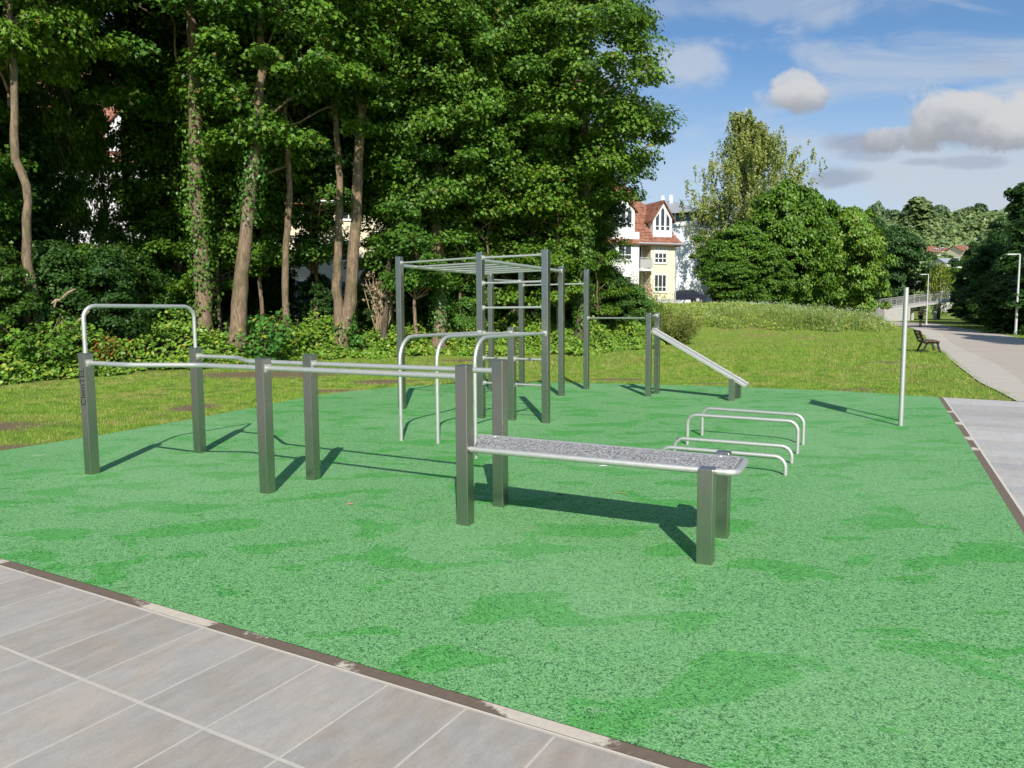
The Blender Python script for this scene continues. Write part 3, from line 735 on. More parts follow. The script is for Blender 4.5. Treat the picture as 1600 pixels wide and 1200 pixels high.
# front row of the wood: (pixel x of the foot, depth, list of (pixel x, pixel y) up the trunk, foot width px, top width px, crown proto, crown offset...)
def zat(py, d): return 1.6+(489-py)/1175*d
def front_tree(d, path, w0, w1, proto, label, cs=1.0, cdx=0.0, cdz=0.0, ivy=0, ivyz=(0, 8), second=None, rz=0.0, bark=M_BARK, depthlean=0.0, top=15.0):
    x0 = px(path[0][0], d); g0 = tz(x0, d)
    r = thing('maple_tree', (x0, d, g0), label, 'tree', 'tall trees along the edge of the wood')
    pts = [(x0, d, g0-0.4)]
    for i, (qx, qy) in enumerate(path): 
        z = zat(qy, d)
        if i == 0: z = g0+0.15
        pts.append((px(qx, d), d+depthlean*i, z))
    last = pts[-1]; zt = top
    for k in range(1, 4):
        if last[2]+k*1.2 < zt: pts.append((last[0]+0.12*k*rnd.uniform(-1, 1.5), last[1]+0.1*k, last[2]+(zt-last[2])*k/3))
    # subdivide with wobble
    P = []
    for a, b in zip(pts[:-1], pts[1:]):
        a, b = Vector(a), Vector(b); k = max(2, int((b-a).length/0.5))
        for i in range(k): P.append(a.lerp(b, i/k)+Vector((rnd.gauss(0, .018), rnd.gauss(0, .018), 0)))
    P.append(Vector(pts[-1]))
    n = len(P); rw0, rw1 = w0/2*d/1175, w1/2*d/1175
    rs = []
    zmin, ztop = P[0].z, P[-1].z
    for i, p in enumerate(P):
        t = (p.z-zmin)/(ztop-zmin); rr = rw0+(rw1-rw0)*min(1, t*1.5)
        rr *= 1+0.5*math.exp(-(p.z-g0)/0.35) if p.z > g0-0.3 else 1.6
        rs.append(rr*rnd.uniform(0.93, 1.07)*(1 if t < .7 else 1-0.8*(t-.7)/.3))
    m = MB(); m.tube(P, rs, 12); tr = m.build('trunk', bark, r, True)
    if second:
        m = MB(); Q = [Vector((px(qx, d), d-0.1, zat(qy, d))) for qx, qy in second]; P2 = []
        for a, b in zip(Q[:-1], Q[1:]):
            for i in range(5): P2.append(a.lerp(b, i/5)+Vector((rnd.gauss(0, .02), 0, 0)))
        P2.append(Q[-1]); m.tube(P2, [rw0*0.72*(1-0.6*i/len(P2)) for i in range(len(P2))], 10); m.build('second_trunk', bark, r, True)
    for nm, me in (('limbs', proto[1]), ('crown', proto[0])):
        o = bpy.data.objects.new(nm, me); COL.objects.link(o); o.parent = r
        o.location = (cdx+pts[-1][0]*0.6+pts[len(pts)//2][0]*0.4-x0, 1.0, cdz); o.scale = (cs, cs, 1.0); o.rotation_euler = (0, 0, rz)
    if ivy: ivy_on(P, rw0*0.85, r, ivy, g0+ivyz[0], g0+ivyz[1], spread=rw0*0.45+0.05)
    return r
front_tree(20.5, [(66, 540), (62, 480), (50, 400), (56, 340), (58, 290), (44, 250), (48, 180)], 15, 9, F_B, 'thin crooked maple at the far left, its pale stem bending', 0.75, -1.0, 3.4, 500, (0, 2.5), second=[(66, 525), (40, 470), (25, 425), (10, 400)], rz=1.0)
front_tree(25.3, [(318, 520), (322, 430), (316, 300), (322, 180), (325, 100), (322, 20)], 25, 19, F_A, 'thick upright maple wrapped in ivy, left of the leaning pale trunk', 1.0, -0.6, 4.2, 2000, (0, 9.5), rz=2.2)
front_tree(25, [(370, 528), (376, 470), (386, 400), (400, 300), (414, 215), (425, 120)], 25, 12, F_A, 'bare pale maple trunk leaning to one side beside the ivy covered one', 0.95, -0.2, 3.2, 600, (4.2, 7.5), rz=4.0)
front_tree(27, [(447, 525), (450, 440), (453, 380), (462, 290), (458, 180), (465, 60)], 11, 8, F_B, 'slender bare maple stem between the leaning trunk and the forked one', 0.8, 0, 4.2, 60, (0, 2.0), rz=0.3)
front_tree(28, [(530, 530), (550, 470), (556, 400), (562, 340), (566, 260), (575, 180), (576, 90), (573, 0)], 22, 13, F_B, 'forked maple, one bare stem rising high out of the frame', 1.0, 0.9, 4.4, 160, (0, 1.6), second=[(532, 510), (530, 440), (534, 370), (540, 300), (535, 200), (530, 120)], rz=5.0)
front_tree(30, [(686, 520), (690, 470), (694, 430), (688, 390), (684, 340), (690, 240)], 19, 16, F_C, 'short sunlit maple trunk with an ivy sleeve behind the monkey bars', 0.95, 0, 0.3, 1000, (0.4, 4), rz=1.2)
front_tree(32, [(812, 500), (800, 470), (786, 420), (768, 360), (756, 300), (745, 200)], 14, 11, F_C, 'dark maple stem leaning away behind the climbing frame', 0.95, 0.6, 0.0, 60, (0, 2), rz=2.9, bark=M_BARKD)
front_tree(31, [(906, 505), (908, 450), (912, 380), (914, 320), (916, 250), (905, 150)], 15, 13, F_C, 'rightmost big maple of the wood, ivy to the crown, boughs over the house', 1.0, -0.5, 0.3, 2600, (0, 8.5), rz=3.6, bark=M_BARKD)
front_tree(29.5, [(600, 510), (606, 450), (615, 380), (628, 290), (632, 200)], 9, 7, F_B, 'thin shaded maple stem right of the forked maple', 0.9, 1.0, 1.2, 0, (0, 2), rz=0.9, bark=M_BARKD)
for i, (x, y, s, dz) in enumerate([(-18.6, 21.5, 0.95, 0), (-21.8, 28, 1.0, 0), (-15.5, 31, .85, 5.0), (-10.4, 34.5, 1.0, 0.8), (-5.8, 35.5, 1.0, 0.3), (-1.6, 36.5, 1.0, 0.2), (-10.2, 28.5, .8, 3.8), (-8.0, 31.0, .85, 0.8), (-3.9, 32.0, .8, .6), (-25, 37, 1.0, 0)]):
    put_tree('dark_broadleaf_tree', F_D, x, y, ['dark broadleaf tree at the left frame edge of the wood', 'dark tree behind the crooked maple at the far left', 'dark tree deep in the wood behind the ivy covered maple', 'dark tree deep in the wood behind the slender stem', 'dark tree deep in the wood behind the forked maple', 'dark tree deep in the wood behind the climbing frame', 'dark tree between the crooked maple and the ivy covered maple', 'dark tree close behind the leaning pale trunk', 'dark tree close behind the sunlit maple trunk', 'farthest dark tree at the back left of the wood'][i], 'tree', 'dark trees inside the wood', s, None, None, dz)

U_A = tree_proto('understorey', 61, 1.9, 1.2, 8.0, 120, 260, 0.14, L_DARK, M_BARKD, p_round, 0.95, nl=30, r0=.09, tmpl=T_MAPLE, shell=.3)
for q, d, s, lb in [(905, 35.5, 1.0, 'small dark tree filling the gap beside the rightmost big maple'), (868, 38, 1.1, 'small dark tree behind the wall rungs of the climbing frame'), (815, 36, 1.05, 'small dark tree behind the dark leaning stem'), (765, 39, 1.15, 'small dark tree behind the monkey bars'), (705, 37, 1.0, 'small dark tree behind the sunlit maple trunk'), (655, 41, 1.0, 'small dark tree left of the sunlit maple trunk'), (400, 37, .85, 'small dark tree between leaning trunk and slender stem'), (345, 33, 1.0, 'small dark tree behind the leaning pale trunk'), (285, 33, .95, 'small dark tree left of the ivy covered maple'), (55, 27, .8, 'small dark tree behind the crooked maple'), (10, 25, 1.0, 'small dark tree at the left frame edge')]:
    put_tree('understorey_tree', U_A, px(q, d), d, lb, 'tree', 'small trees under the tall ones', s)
U_B = tree_proto('slim_maple', 62, 1.3, 1.6, 9.5, 62, 300, 0.125, L_MAPLE2, M_BARK, lambda t: 0.55+0.6*math.sin(3*t+.4), 0.8, nl=40, r0=.075, tmpl=T_MAPLE, shell=.1)
U_C = tree_proto('slim_maple_b', 63, 1.5, 2.6, 11.5, 66, 300, 0.125, L_MAPLE, M_BARK, lambda t: 0.6+0.55*math.sin(2.6*t+.3), 0.85, nl=40, r0=.085, tmpl=T_MAPLE, shell=.1)
put_tree('slim_maple', U_C, px(128, 27), 27, 'slim young maple screening the red roof at the left', 'tree', 'slim young maples of the wood', .62, 1.5)
put_tree('slim_maple', U_C, px(175, 29), 29, 'slim young maple screening the white wall at the left', 'tree', 'slim young maples of the wood', .5, 1.3)
for q, d, s, pr, lb in [(-45, 21.5, .9, U_C, 'slim young maple at the left frame edge before the crooked maple'), (245, 30.0, .8, U_C, 'slim young maple right of the gap showing the white wall'), (255, 29.5, .95, U_B, 'slim young maple above the steel hoop'), (285, 29.5, 1.1, U_C, 'slim young maple crowding the ivy covered maple'), (345, 28, 1.0, U_B, 'slim young maple between ivy covered maple and leaning trunk'), (412, 28.5, 1.0, U_C, 'slim young maple behind the leaning pale trunk'), (496, 30, 1.05, U_C, 'slim young maple between slender stem and forked maple'),
    (612, 30.5, 1.0, U_B, 'slim young maple above the dead shrub'), (652, 29.3, .95, U_C, 'slim young maple above the left monkey bar post'), (722, 31, 1.1, U_C, 'slim young maple over the monkey bars'), (766, 31, 1.0, U_B, 'slim young maple over the wall rungs'), (838, 32, 1.15, U_C, 'slim young maple over the upper climbing frame posts'), (872, 31, 1.0, U_B, 'slim young maple touching the rightmost big maple'), (934, 33, .62, U_B, 'slim young maple just right of the rightmost big maple')]:
    put_tree('slim_maple', pr, px(q, d), d, lb, 'tree', 'slim young maples of the wood', s)
# shrubs of the wood edge
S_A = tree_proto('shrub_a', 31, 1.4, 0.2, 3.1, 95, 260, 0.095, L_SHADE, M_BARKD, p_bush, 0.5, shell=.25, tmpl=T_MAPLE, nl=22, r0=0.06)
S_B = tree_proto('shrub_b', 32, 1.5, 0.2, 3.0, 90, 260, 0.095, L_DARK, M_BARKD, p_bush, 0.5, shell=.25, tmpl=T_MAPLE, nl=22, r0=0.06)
S_C = tree_proto('shrub_c', 33, 1.4, 0.2, 2.8, 90, 240, 0.085, L_IVY, M_BARKD, p_bush, 0.48, shell=.25, nl=22, r0=0.06)
shr = [(-5, 20.0, 0.84, S_A, 'leafy shrub at the left frame edge'), (95, 21.8, 0.87, S_A, 'broad shrub behind the steel hoop, left of it'), (170, 22.6, 0.84, S_B, 'dark shrub behind the steel hoop'), (190, 24.0, 0.90, S_A, 'shrub filling the gap left of the ivy covered maple'), (140, 25.5, 1.07, S_C, 'tall shrub at the back of the left thicket'), (262, 28.5, 0.84, S_C, 'ivy shrub hugging the ivy covered maple'),
       (500, 31, 0.73, S_B, 'low dark shrub left of the forked maple'), (585, 31.5, 0.80, S_B, 'shrub right of the forked maple'), (655, 32.5, 0.90, S_A, 'shrub behind the left post of the climbing frame'), (735, 31.5, 0.86, S_C, 'shrub behind the monkey bars'), (835, 32.5, 1.00, S_A, 'shrub between two dark stems behind the wall rungs'), (880, 33.5, 1.00, S_B, 'dark shrub beside the rightmost big maple'), (950, 34.5, 0.90, S_A, 'shrub in front of the apartment house'), (985, 36.5, 0.73, S_C, 'smaller shrub in front of the balconies'),
       (420, 33, 1.00, S_B, 'dark shrub behind the slender stem'), (340, 33, 1.06, S_B, 'dark shrub behind the leaning trunk'), (1015, 40, 0.50, S_B, 'round low shrub at the end of the wood'), (760, 36, 1.20, S_B, 'large dark shrub deep behind the climbing frame'), (630, 37, 1.20, S_B, 'large dark shrub deep behind the monkey bars')]
for q, d, s, pr, lb in shr: put_tree('shrub', pr, px(q, d), d, lb, 'shrub', 'shrubs under the trees', s)
# young maple saplings with large bright leaves
def sapling(x, y, h, w, n, label, mat=L_SAP, size=0.17):
    r = thing('maple_sapling', (x, y, tz(x, y)), label, 'sapling', 'bright saplings at the lawn edge')
    m = MB(); P = []
    for k in range(9):
        a = k*2.4+rnd.random(); t = Vector((math.cos(a)*w*.5*rnd.uniform(.3, 1), math.sin(a)*w*.5*rnd.uniform(.3, 1), h*rnd.uniform(.6, 1.0)))
        m.tube([Vector((0, 0, -.05)), t*0.5+Vector((0, 0, .1)), t], [.016, .011, .005], 6)
        for j in range(n//9):
            s = rnd.uniform(0.15, 1.02); b = t*s; P.append((b.x+rnd.gauss(0, .13), b.y+rnd.gauss(0, .13), max(.05, b.z+rnd.gauss(0, .07))))
    me = bpy.data.meshes.new('stems'); me.from_pydata([tuple(v) for v in m.v], [], m.f); link('stems', me, M_BARK, r)
    P = np.array(P); Nn = P*np.array([.8, .8, .3])/max(w, .1)+np.array([0, -.3, .8])+rng.normal(size=P.shape)*.35
    link('foliage', leaf_mesh('foliage', P, Nn, size*rng.uniform(.6, 1.2, len(P)), T_MAPLE, .18, dirs=P*np.array([1, 1, 0])+np.array([0, 0, -.6])+rng.normal(size=P.shape)*.3), mat, r)
sapling(px(415, 24.6), 24.6, 1.75, 1.8, 650, 'bright large-leaved maple sapling in front of the leaning trunk')
sapling(px(545, 28.2), 28.2, 1.5, 1.1, 260, 'small maple sapling at the foot of the forked maple')
sapling(px(645, 29), 29.2, 1.3, 1.0, 200, 'yellow-green maple sapling behind the left monkey bar post', L_LIME)
sapling(px(60, 19.2), 19.2, 1.5, 2.6, 800, 'wide yellow-green sapling clump at the far left', L_LIME, .13)
sapling(px(460, 27.2), 27.0, 1.3, 1.2, 260, 'lime leaved sapling beside the slender stem', L_LIME)
# bush with red leaves, dead bush
x, y = px(165, 20.6), 20.6
r = thing('red_leaved_plant', (x, y, tz(x, y)), 'plant with reddish orange leaves seen inside the steel hoop', 'plant')
n = 190; P = rng.normal(size=(n, 3))*np.array([.32, .2, .17])+np.array([0, 0, .62]); link('foliage', leaf_mesh('foliage', P, rng.normal(size=(n, 3))*.5+np.array([0, -.4, .7]), .085, T_LEAF), L_RED, r)
m = MB()
for k in range(8): m.tube([Vector((0, 0, -.05)), Vector((rnd.gauss(0, .2), rnd.gauss(0, .12), .65))], [.008, .004], 5)
me = bpy.data.meshes.new('stems'); me.from_pydata([tuple(v) for v in m.v], [], m.f); link('stems', me, M_BARKD, r)
x, y = px(597, 29.8), 29.8; g0 = tz(x, y)
r = thing('dead_shrub', (x, y, g0), 'dead shrub with dry tan leaves between the forked maple and the climbing frame', 'dead shrub')
m = MB(); P = []
for k in range(16):
    b = Vector((rnd.gauss(0, .05), 0, 0)); t = Vector((rnd.uniform(-.75, .45), rnd.uniform(-.4, .4), rnd.uniform(1.7, 3.0)))
    mid = b.lerp(t, .5)+Vector((rnd.gauss(0, .12), 0, .15)); m.tube([b-Vector((0, 0, .1)), mid, t], [.035, .022, .006], 6)
    for j in range(3):
        e = mid.lerp(t, rnd.random())+Vector((0, 0, 0)); e2 = e+Vector((rnd.gauss(0, .4), rnd.gauss(0, .3), rnd.uniform(0, .5))); m.tube([e, e2], [.01, .004], 5)
        for q in range(6): c = e.lerp(e2, rnd.uniform(.2, 1.1)); P.append((c.x+rnd.gauss(0, .11), c.y+rnd.gauss(0, .11), c.z+rnd.gauss(0, .1)))
me = bpy.data.meshes.new('branches'); me.from_pydata([tuple(v) for v in m.v], [], m.f); link('branches', me, M_DEAD, r, True)
P = np.array(P); link('foliage', leaf_mesh('foliage', P, rng.normal(size=P.shape)+np.array([0, -.3, .3]), .12, T_CARD), L_DEAD, r)
# bare branchy understorey stems at far left
x, y = px(85, 21), 20.8
r = thing('bare_branches', (x, y, tz(x, y)), 'bare pale forked branches behind the hoop at the foot of the crooked maple', 'bare shrub')
m = MB()
for a, b in [((70, 530), (100, 465)), ((100, 465), (130, 448)), ((100, 465), (92, 470)), ((95, 528), (150, 482)), ((100, 520), (108, 490)), ((66, 530), (25, 430)), ((25, 430), (5, 420))]:
    A = Vector((px(a[0], y), y, zat(a[1], y))); B = Vector((px(b[0], y), y-.2, zat(b[1], y))); m.tube([A, A.lerp(B, .5)+Vector((0, 0, .05)), B], [.05, .04, .018], 7)
m.build('branches', M_DEAD, r, True)

# ground cover of ivy and low plants along the lawn
def ground_cover():
    n = 95000; xs = []; ys = []
    X = rng.uniform(-22, 7.5, n*4); Y = rng.uniform(11, 40, n*4); s = edge_s(X, Y); wob = 0.5*np.sin(X*1.7)+0.35*np.sin(X*4.3+1)+.2*np.sin(X*9)
    k = (s > wob*0.7) & (s < 4.6) & (rng.uniform(size=len(X)) < np.clip(1.15-s*0.16, 0.2, 1)); X, Y, s, wob = X[k][:n], Y[k][:n], s[k][:n], wob[k][:n]
    h = (0.18+0.62*sstep(0, 2.2, s-wob))*(0.75+0.35*np.sin(X*2.1+Y)+0.2*np.sin(X*5.3-Y*3))
    Z = terrain(X, Y)+np.clip(h, .08, 1.1)*rng.uniform(0.25, 1.0, len(X))**0.6
    P = np.stack([X, Y, Z], 1); Nn = np.array([0.05, -.35, .8])+rng.normal(size=P.shape)*.38
    me = leaf_mesh('ground_cover', P, Nn, 0.115*rng.uniform(.55, 1.3, len(P)), T_LEAF, .2)
    tag(link('ground_cover', me, L_COVER), 'low bright green ivy and weeds between lawn and trees', 'ground cover', kind='stuff')
ground_cover()

# lawn grass
def grass():
    Ps = []; sz = []
    def area(n, x0, x1, y0, y1, size, cond=None):
        X = rng.uniform(x0, x1, n); Y = rng.uniform(y0, y1, n)
        k = ~point_in(X, Y, PLAZA_ALL) & (edge_s(X, Y) < 0.3)
        k &= ~point_in(X, Y, PATHPOLY)
        k &= (np.abs(X) < Y*0.72+1.5)
        nz = 0.5+0.25*np.sin(X*1.3+np.sin(Y*1.9)*1.4)+0.25*np.sin(Y*1.7+np.sin(X*0.8)*2)
        for a in SOIL: k &= (((X-a[0])/a[2])**2+((Y-a[1])/a[3])**2) > rng.uniform(0.2, 1.2, len(X))
        k &= rng.uniform(size=n) < 0.45+0.75*nz
        X, Y = X[k], Y[k]; Ps.append(np.stack([X, Y, terrain(X, Y)-0.005], 1)); sz.append(size*rng.uniform(.5, 1.4, len(X)))
    area(170000, -10, -2, 7.5, 21, .040)
    area(60000, -12, 0, 17, 29, .055); area(60000, -18, -10, 9, 22, .055)
    area(80000, -1, 9, 15, 24, .045)
    area(90000, 5, 20, 12.5, 32, .060)
    area(70000, -1, 24, 22, 44, .085)
    area(30000, 14, 60, 32, 75, .12)
    P = np.concatenate(Ps); S = np.concatenate(sz); n = len(P)
    d = rng.normal(size=(n, 3))*np.array([.45, .45, 0])+np.array([0, 0, 1.0]); Nn = rng.normal(size=(n, 3))*np.array([1, 1, .2])
    me = leaf_mesh('grass', P, Nn, S, T_BLADE, 0, dirs=d, width=.22)
    tag(link('grass', me, L_GRASS), 'mown lawn grass around the rubber court', 'grass', kind='stuff')
PATHPOLY = [(a+.10, b-.02) for a, b in PL]+[(a-.08, b) for a, b in PR[::-1]]
grass()
def meadow():
    # outline of the uncut meadow in plan
    n = 52000
    X = rng.uniform(7, 27, n); Y = rng.uniform(42, 66, n)
    front_y = np.interp(X, [7, 9.5, 12, 18, 22, 25], [52, 48, 45.5, 43.5, 44.0, 47])
    left_x = np.interp(Y, [42, 50, 60, 66], [10.5, 10.3, 11, 13]); right_x = np.interp(Y, [42, 46, 50, 56, 66], [21.5, 23.4, 24.3, 25.5, 27])
    s = np.minimum(np.minimum(Y-front_y-0.5*np.sin(X*2.3), (right_x-X)), X-left_x+2.5)
    k = s > 0; X, Y, s = X[k], Y[k], s[k]
    h = (0.55+0.75*sstep(0, 1.6, s))*(0.85+.18*np.sin(X*1.1+Y*.7)+.12*np.sin(X*3.1))
    h = h*(0.55+0.45*sstep(11, 19, X))*(0.80-0.45*sstep(47, 58, Y))
    P = np.stack([X, Y, terrain(X, Y)-.03], 1); n = len(P)
    P = np.repeat(P, 3, 0)+rng.normal(size=(n*3, 3))*np.array([.12, .12, 0]); hh = np.repeat(h, 3)*rng.uniform(.55, 1.15, n*3)
    d = rng.normal(size=P.shape)*np.array([.2, .2, 0])+np.array([0, 0, 1.0])
    me = leaf_mesh('meadow', P, rng.normal(size=P.shape)*np.array([1, 1, .2]), hh, T_BLADE, 0, dirs=d, width=.045)
    o = tag(link('meadow_grass', me, L_MEADOW), 'tall uncut meadow grass between lawn and round trees', 'grass', kind='stuff')
    # umbel heads
    k = rng.uniform(size=n) < np.clip(0.005+0.085*sstep(16, 20, X)+0.02*sstep(.5, 3, s), 0, .8)
    Q = np.stack([X, Y, terrain(X, Y)+h*rng.uniform(.80, 1.08, n)], 1)[k]
    Q = np.repeat(Q, 2, 0)+rng.normal(size=(k.sum()*2, 3))*np.array([.12, .12, .08])
    me = leaf_mesh('umbels', Q, rng.normal(size=Q.shape)*.5+np.array([0, -.35, 1]), .07*rng.uniform(.4, 1.2, len(Q)), T_CARD, .1)
    tag(link('meadow_flowers', me, L_FLOWER), 'pale umbel flowers on top of the tall meadow', 'flowers', kind='stuff')
    # leafy weeds lower down
    Q = np.stack([X, Y, terrain(X, Y)+h*rng.uniform(.1, .75, n)], 1)[rng.uniform(size=n) < .8]
    me = leaf_mesh('weeds', Q, rng.normal(size=Q.shape)*.5+np.array([0, -.4, .8]), .18*rng.uniform(.5, 1.2, len(Q)), T_LEAF, .2, width=.5)
    tag(link('meadow_weeds', me, L_MEADOW), 'leafy weeds growing through the tall meadow', 'weeds', kind='stuff')
meadow()

# ---------------------------------------------------------------- trees on the right and far off
R_A = tree_proto('round_a', 41, 4.3, 0.4, 10, 300, 230, 0.25, L_MAPLE, M_BARKD, p_round, 1.15, nl=40, r0=.25, shell=.62)
R_B = tree_proto('round_b', 42, 4.3, 1.2, 10, 300, 230, 0.25, L_LIME, M_BARKD, p_round, 1.15, nl=40, r0=.25, shell=.62)
R_C = tree_proto('round_c', 43, 4.3, 0.8, 10, 300, 230, 0.25, L_DARK, M_BARKD, p_round, 1.1, nl=40, r0=.25, shell=.7)
R_D = tree_proto('pointed_d', 44, 3.4, 0.3, 12, 300, 230, 0.24, L_DARK, M_BARKD, lambda t: max(.1, (0.85+.25*math.sin(t*7))*(1-0.75*t)**0.6), 1.0, nl=40, r0=.25, shell=.65)
def rt_(pr, q, d, w, top, label, name='round_tree', dz=0, mat=None, group='trees beyond the meadow'):
    x = px(q, d); z = tz(x, d); ztop = 1.6+(489-top)/1175*d; s = (w/1175*d)/10.2; hh = (ztop-z)/(12.6 if pr is R_D else 10.4)
    return put_tree(name, pr, x, d, label, 'tree', group, s*(1.15 if pr is R_D else 1), hh, None, dz)
rt_(R_A, 1155, 66, 125, 352, 'low round maple bush in front of the lavender building')
rt_(R_A, 1140, 64, 85, 395, 'lower round bush hiding the foot of the lavender building')
rt_(R_A, 1222, 70, 135, 292, 'tall round maple rising right in front of the birch')
rt_(R_A, 1262, 75, 110, 306, 'round maple half hidden behind the tallest one')
rt_(R_B, 1325, 74, 115, 330, 'yellow-green maple above the blue sign')
rt_(R_C, 1394, 116, 100, 362, 'wide dark maple beside the footbridge railing')
rt_(R_C, 1362, 118, 80, 350, 'dark maple showing its top over the yellow-green one')
rt_(R_A, 1195, 64, 80, 400, 'low bush between the two round maples')
rt_(R_C, 1290, 95, 120, 345, 'dark tree deep behind the blue sign')
# row on the right of the path
for q, d, w, top, pr, lb in [(1655, 47, 230, 322, R_D, 'dark dense tree at the right frame edge behind the near lamp'), (1605, 56, 150, 290, R_D, 'tallest pointed dark tree right of the path'), (1572, 62, 110, 368, R_C, 'broad dark tree behind the near street lamp'),
                             (1558, 72, 75, 345, R_D, 'pointed tree beside the tallest one on the right'), (1545, 84, 90, 372, R_C, 'dark tree overhanging the footbridge'), (1530, 96, 40, 425, R_C, 'low dark bush under the far end of the footbridge'), (1620, 75, 140, 318, R_C, 'dark tree in the far right corner'), (1545, 66, 90, 440, R_C, 'low bush on the verge left of the near lamp'), (1582, 50, 120, 430, R_C, 'low bush on the verge behind the near lamp'), (1530, 78, 70, 446, R_C, 'low hedge bush behind the walker'), (1524, 88, 60, 462, R_C, 'lowest bush beside the footbridge deck')]:
    rt_(pr, q, d, w, top, lb, 'dark_tree', group='dark trees right of the path')
rt_(R_B, 1532, 100, 70, 385, 'olive green tree left of the dark row on the right', 'olive_tree')
# a tree beyond the frame whose shade falls over the path
put_tree('path_side_tree', R_C, 26.5, 27.5, 'tree at the path side throwing its shade over the path', 'tree', None, .45, .95)
put_tree('path_side_tree', R_C, 27.8, 31.5, 'second tree at the path side throwing its shade over the path', 'tree', None, .35, .9)
# birch with hanging sprays
def birch():
    x, d = px(1166, 82), 82; g0 = tz(x, d); Ht = 1.6+(489-163)/1175*d-g0
    r = thing('birch_tree', (x, d, g0), 'tall loose birch with hanging pale green sprays behind the round maples', 'tree')
    g = np.random.default_rng(5); m = MB()
    zs = np.linspace(-.4, Ht*.95, 16); tr = [Vector((0.05*i*math.sin(i*.7), 0, z)) for i, z in enumerate(zs)]
    m.tube(tr, [0.26*(1-.9*i/16) for i in range(16)], 8)
    P = []
    ends = []
    for k in range(330):
        t = g.uniform(.2, .985); a = g.uniform(0, 6.283); w = 6.3*p_birch(t)*g.uniform(.35, 1.0)*1.0
        b = Vector((0.05*t*16*math.sin(t*11), 0, Ht*t*.92)); e = b+Vector((math.cos(a)*w, math.sin(a)*w, w*g.uniform(.15, .75)))
        if e.z > Ht: e.z = Ht-g.uniform(0, .5)
        mid = b.lerp(e, .55)+Vector((0, 0, .35)); m.tube([b, mid, e], [.055*(1-t*.7), .03, .01], 5)
        for j in range(g.integers(7, 12)):
            c = mid.lerp(e, g.uniform(-.35, 1.05)); L = g.uniform(.5, 2.1); ox, oy = g.normal()*.25, g.normal()*.25
            for q in range(int(15*L)):
                s = q/(15*L); P.append((c.x+ox*s+g.normal()*.07, c.y+oy*s+g.normal()*.07, c.z-L*s+g.normal()*.05))
    me = bpy.data.meshes.new('trunk'); me.from_pydata([tuple(v) for v in m.v], [], m.f); link('trunk', me, M_BIRCH, r, True)
    P = np.array(P); Nn = g.normal(size=P.shape)+np.array([0, -.5, .2]); link('crown', leaf_mesh('crown', P, Nn, .20*g.uniform(.6, 1.3, len(P)), T_LEAF, .1, dirs=g.normal(size=P.shape)*.4+np.array([0, 0, -1])), L_BIRCH, r)
birch()
def willow():
    x, d = px(1464, 112), 112; g0 = tz(x, d); r = thing('willow_tree', (x, d, g0), 'pale yellow-green willow with curtain branches beyond the footbridge', 'tree'); P = []; m = MB()
    m.tube([Vector((0, 0, -.3)), Vector((.1, 0, 3)), Vector((0, 0, 6.5))], [.3, .22, .08], 7)
    for k in range(150):
        a = rnd.uniform(0, 6.283); w = 2.1*math.sqrt(rnd.random()); z = 8.4-0.5*w*w*.8; c = Vector((math.cos(a)*w, math.sin(a)*w, z+rnd.gauss(0, .2)))
        L = rnd.uniform(3, z-.3)
        for q in range(int(7*L)): P.append((c.x+rnd.gauss(0, .08), c.y+rnd.gauss(0, .08), c.z-q/7))
    me = bpy.data.meshes.new('trunk'); me.from_pydata([tuple(v) for v in m.v], [], m.f); link('trunk', me, M_BARKD, r, True)
    P = np.array(P); link('crown', leaf_mesh('crown', P, rng.normal(size=P.shape)+np.array([0, -.6, .1]), .3, T_LEAF, .1, dirs=rng.normal(size=P.shape)*.3+np.array([0, 0, -1]), width=.5), L_WILLOW, r)
willow()
x, y = px(1052, 36.5), 36.5
def fuzz(x, y, w, h, n, label, mat):
    r = thing('fuzzy_bush', (x, y, tz(x, y)), label, 'bush'); m = MB(); P = []
    for k in range(60):
        a = rnd.uniform(0, 6.283); q = w/2*math.sqrt(rnd.random()); e = Vector((math.cos(a)*q*1.15, math.sin(a)*q*1.15, h*rnd.uniform(.7, 1.05)*(1-.35*(q/(w/2))**2)))
        b = Vector((math.cos(a)*q*.35, math.sin(a)*q*.35, 0)); m.tube([b, e], [.012, .004], 4)
        for j in range(n//60): c = b.lerp(e, rnd.uniform(.1, 1.05)); P.append((c.x+rnd.gauss(0, .1), c.y+rnd.gauss(0, .1), max(.03, c.z+rnd.gauss(0, .08))))
    me = bpy.data.meshes.new('stems'); me.from_pydata([tuple(v) for v in m.v], [], m.f); link('stems', me, M_BARKD, r)
    P = np.array(P); link('foliage', leaf_mesh('foliage', P, rng.normal(size=P.shape)+np.array([0, -.4, .4]), .09*rng.uniform(.5, 1.3, len(P)), T_LEAF, .1, dirs=rng.normal(size=P.shape)*.5+np.array([0, 0, .8]), width=.6), mat, r)
fuzz(x, y, 2.7, 1.75, 6600, 'brown-green feathery bush at the end of the ground cover', L_TWIGBUSH)
fuzz(px(1012, 38), 38, 2.6, 2.1, 4800, 'green feathery bush behind the twin posts of the sloping board', L_LIME)
fuzz(px(985, 47), 47, 3.2, 3.4, 4200, 'taller twiggy bush in front of the white house wall', L_TWIGBUSH)

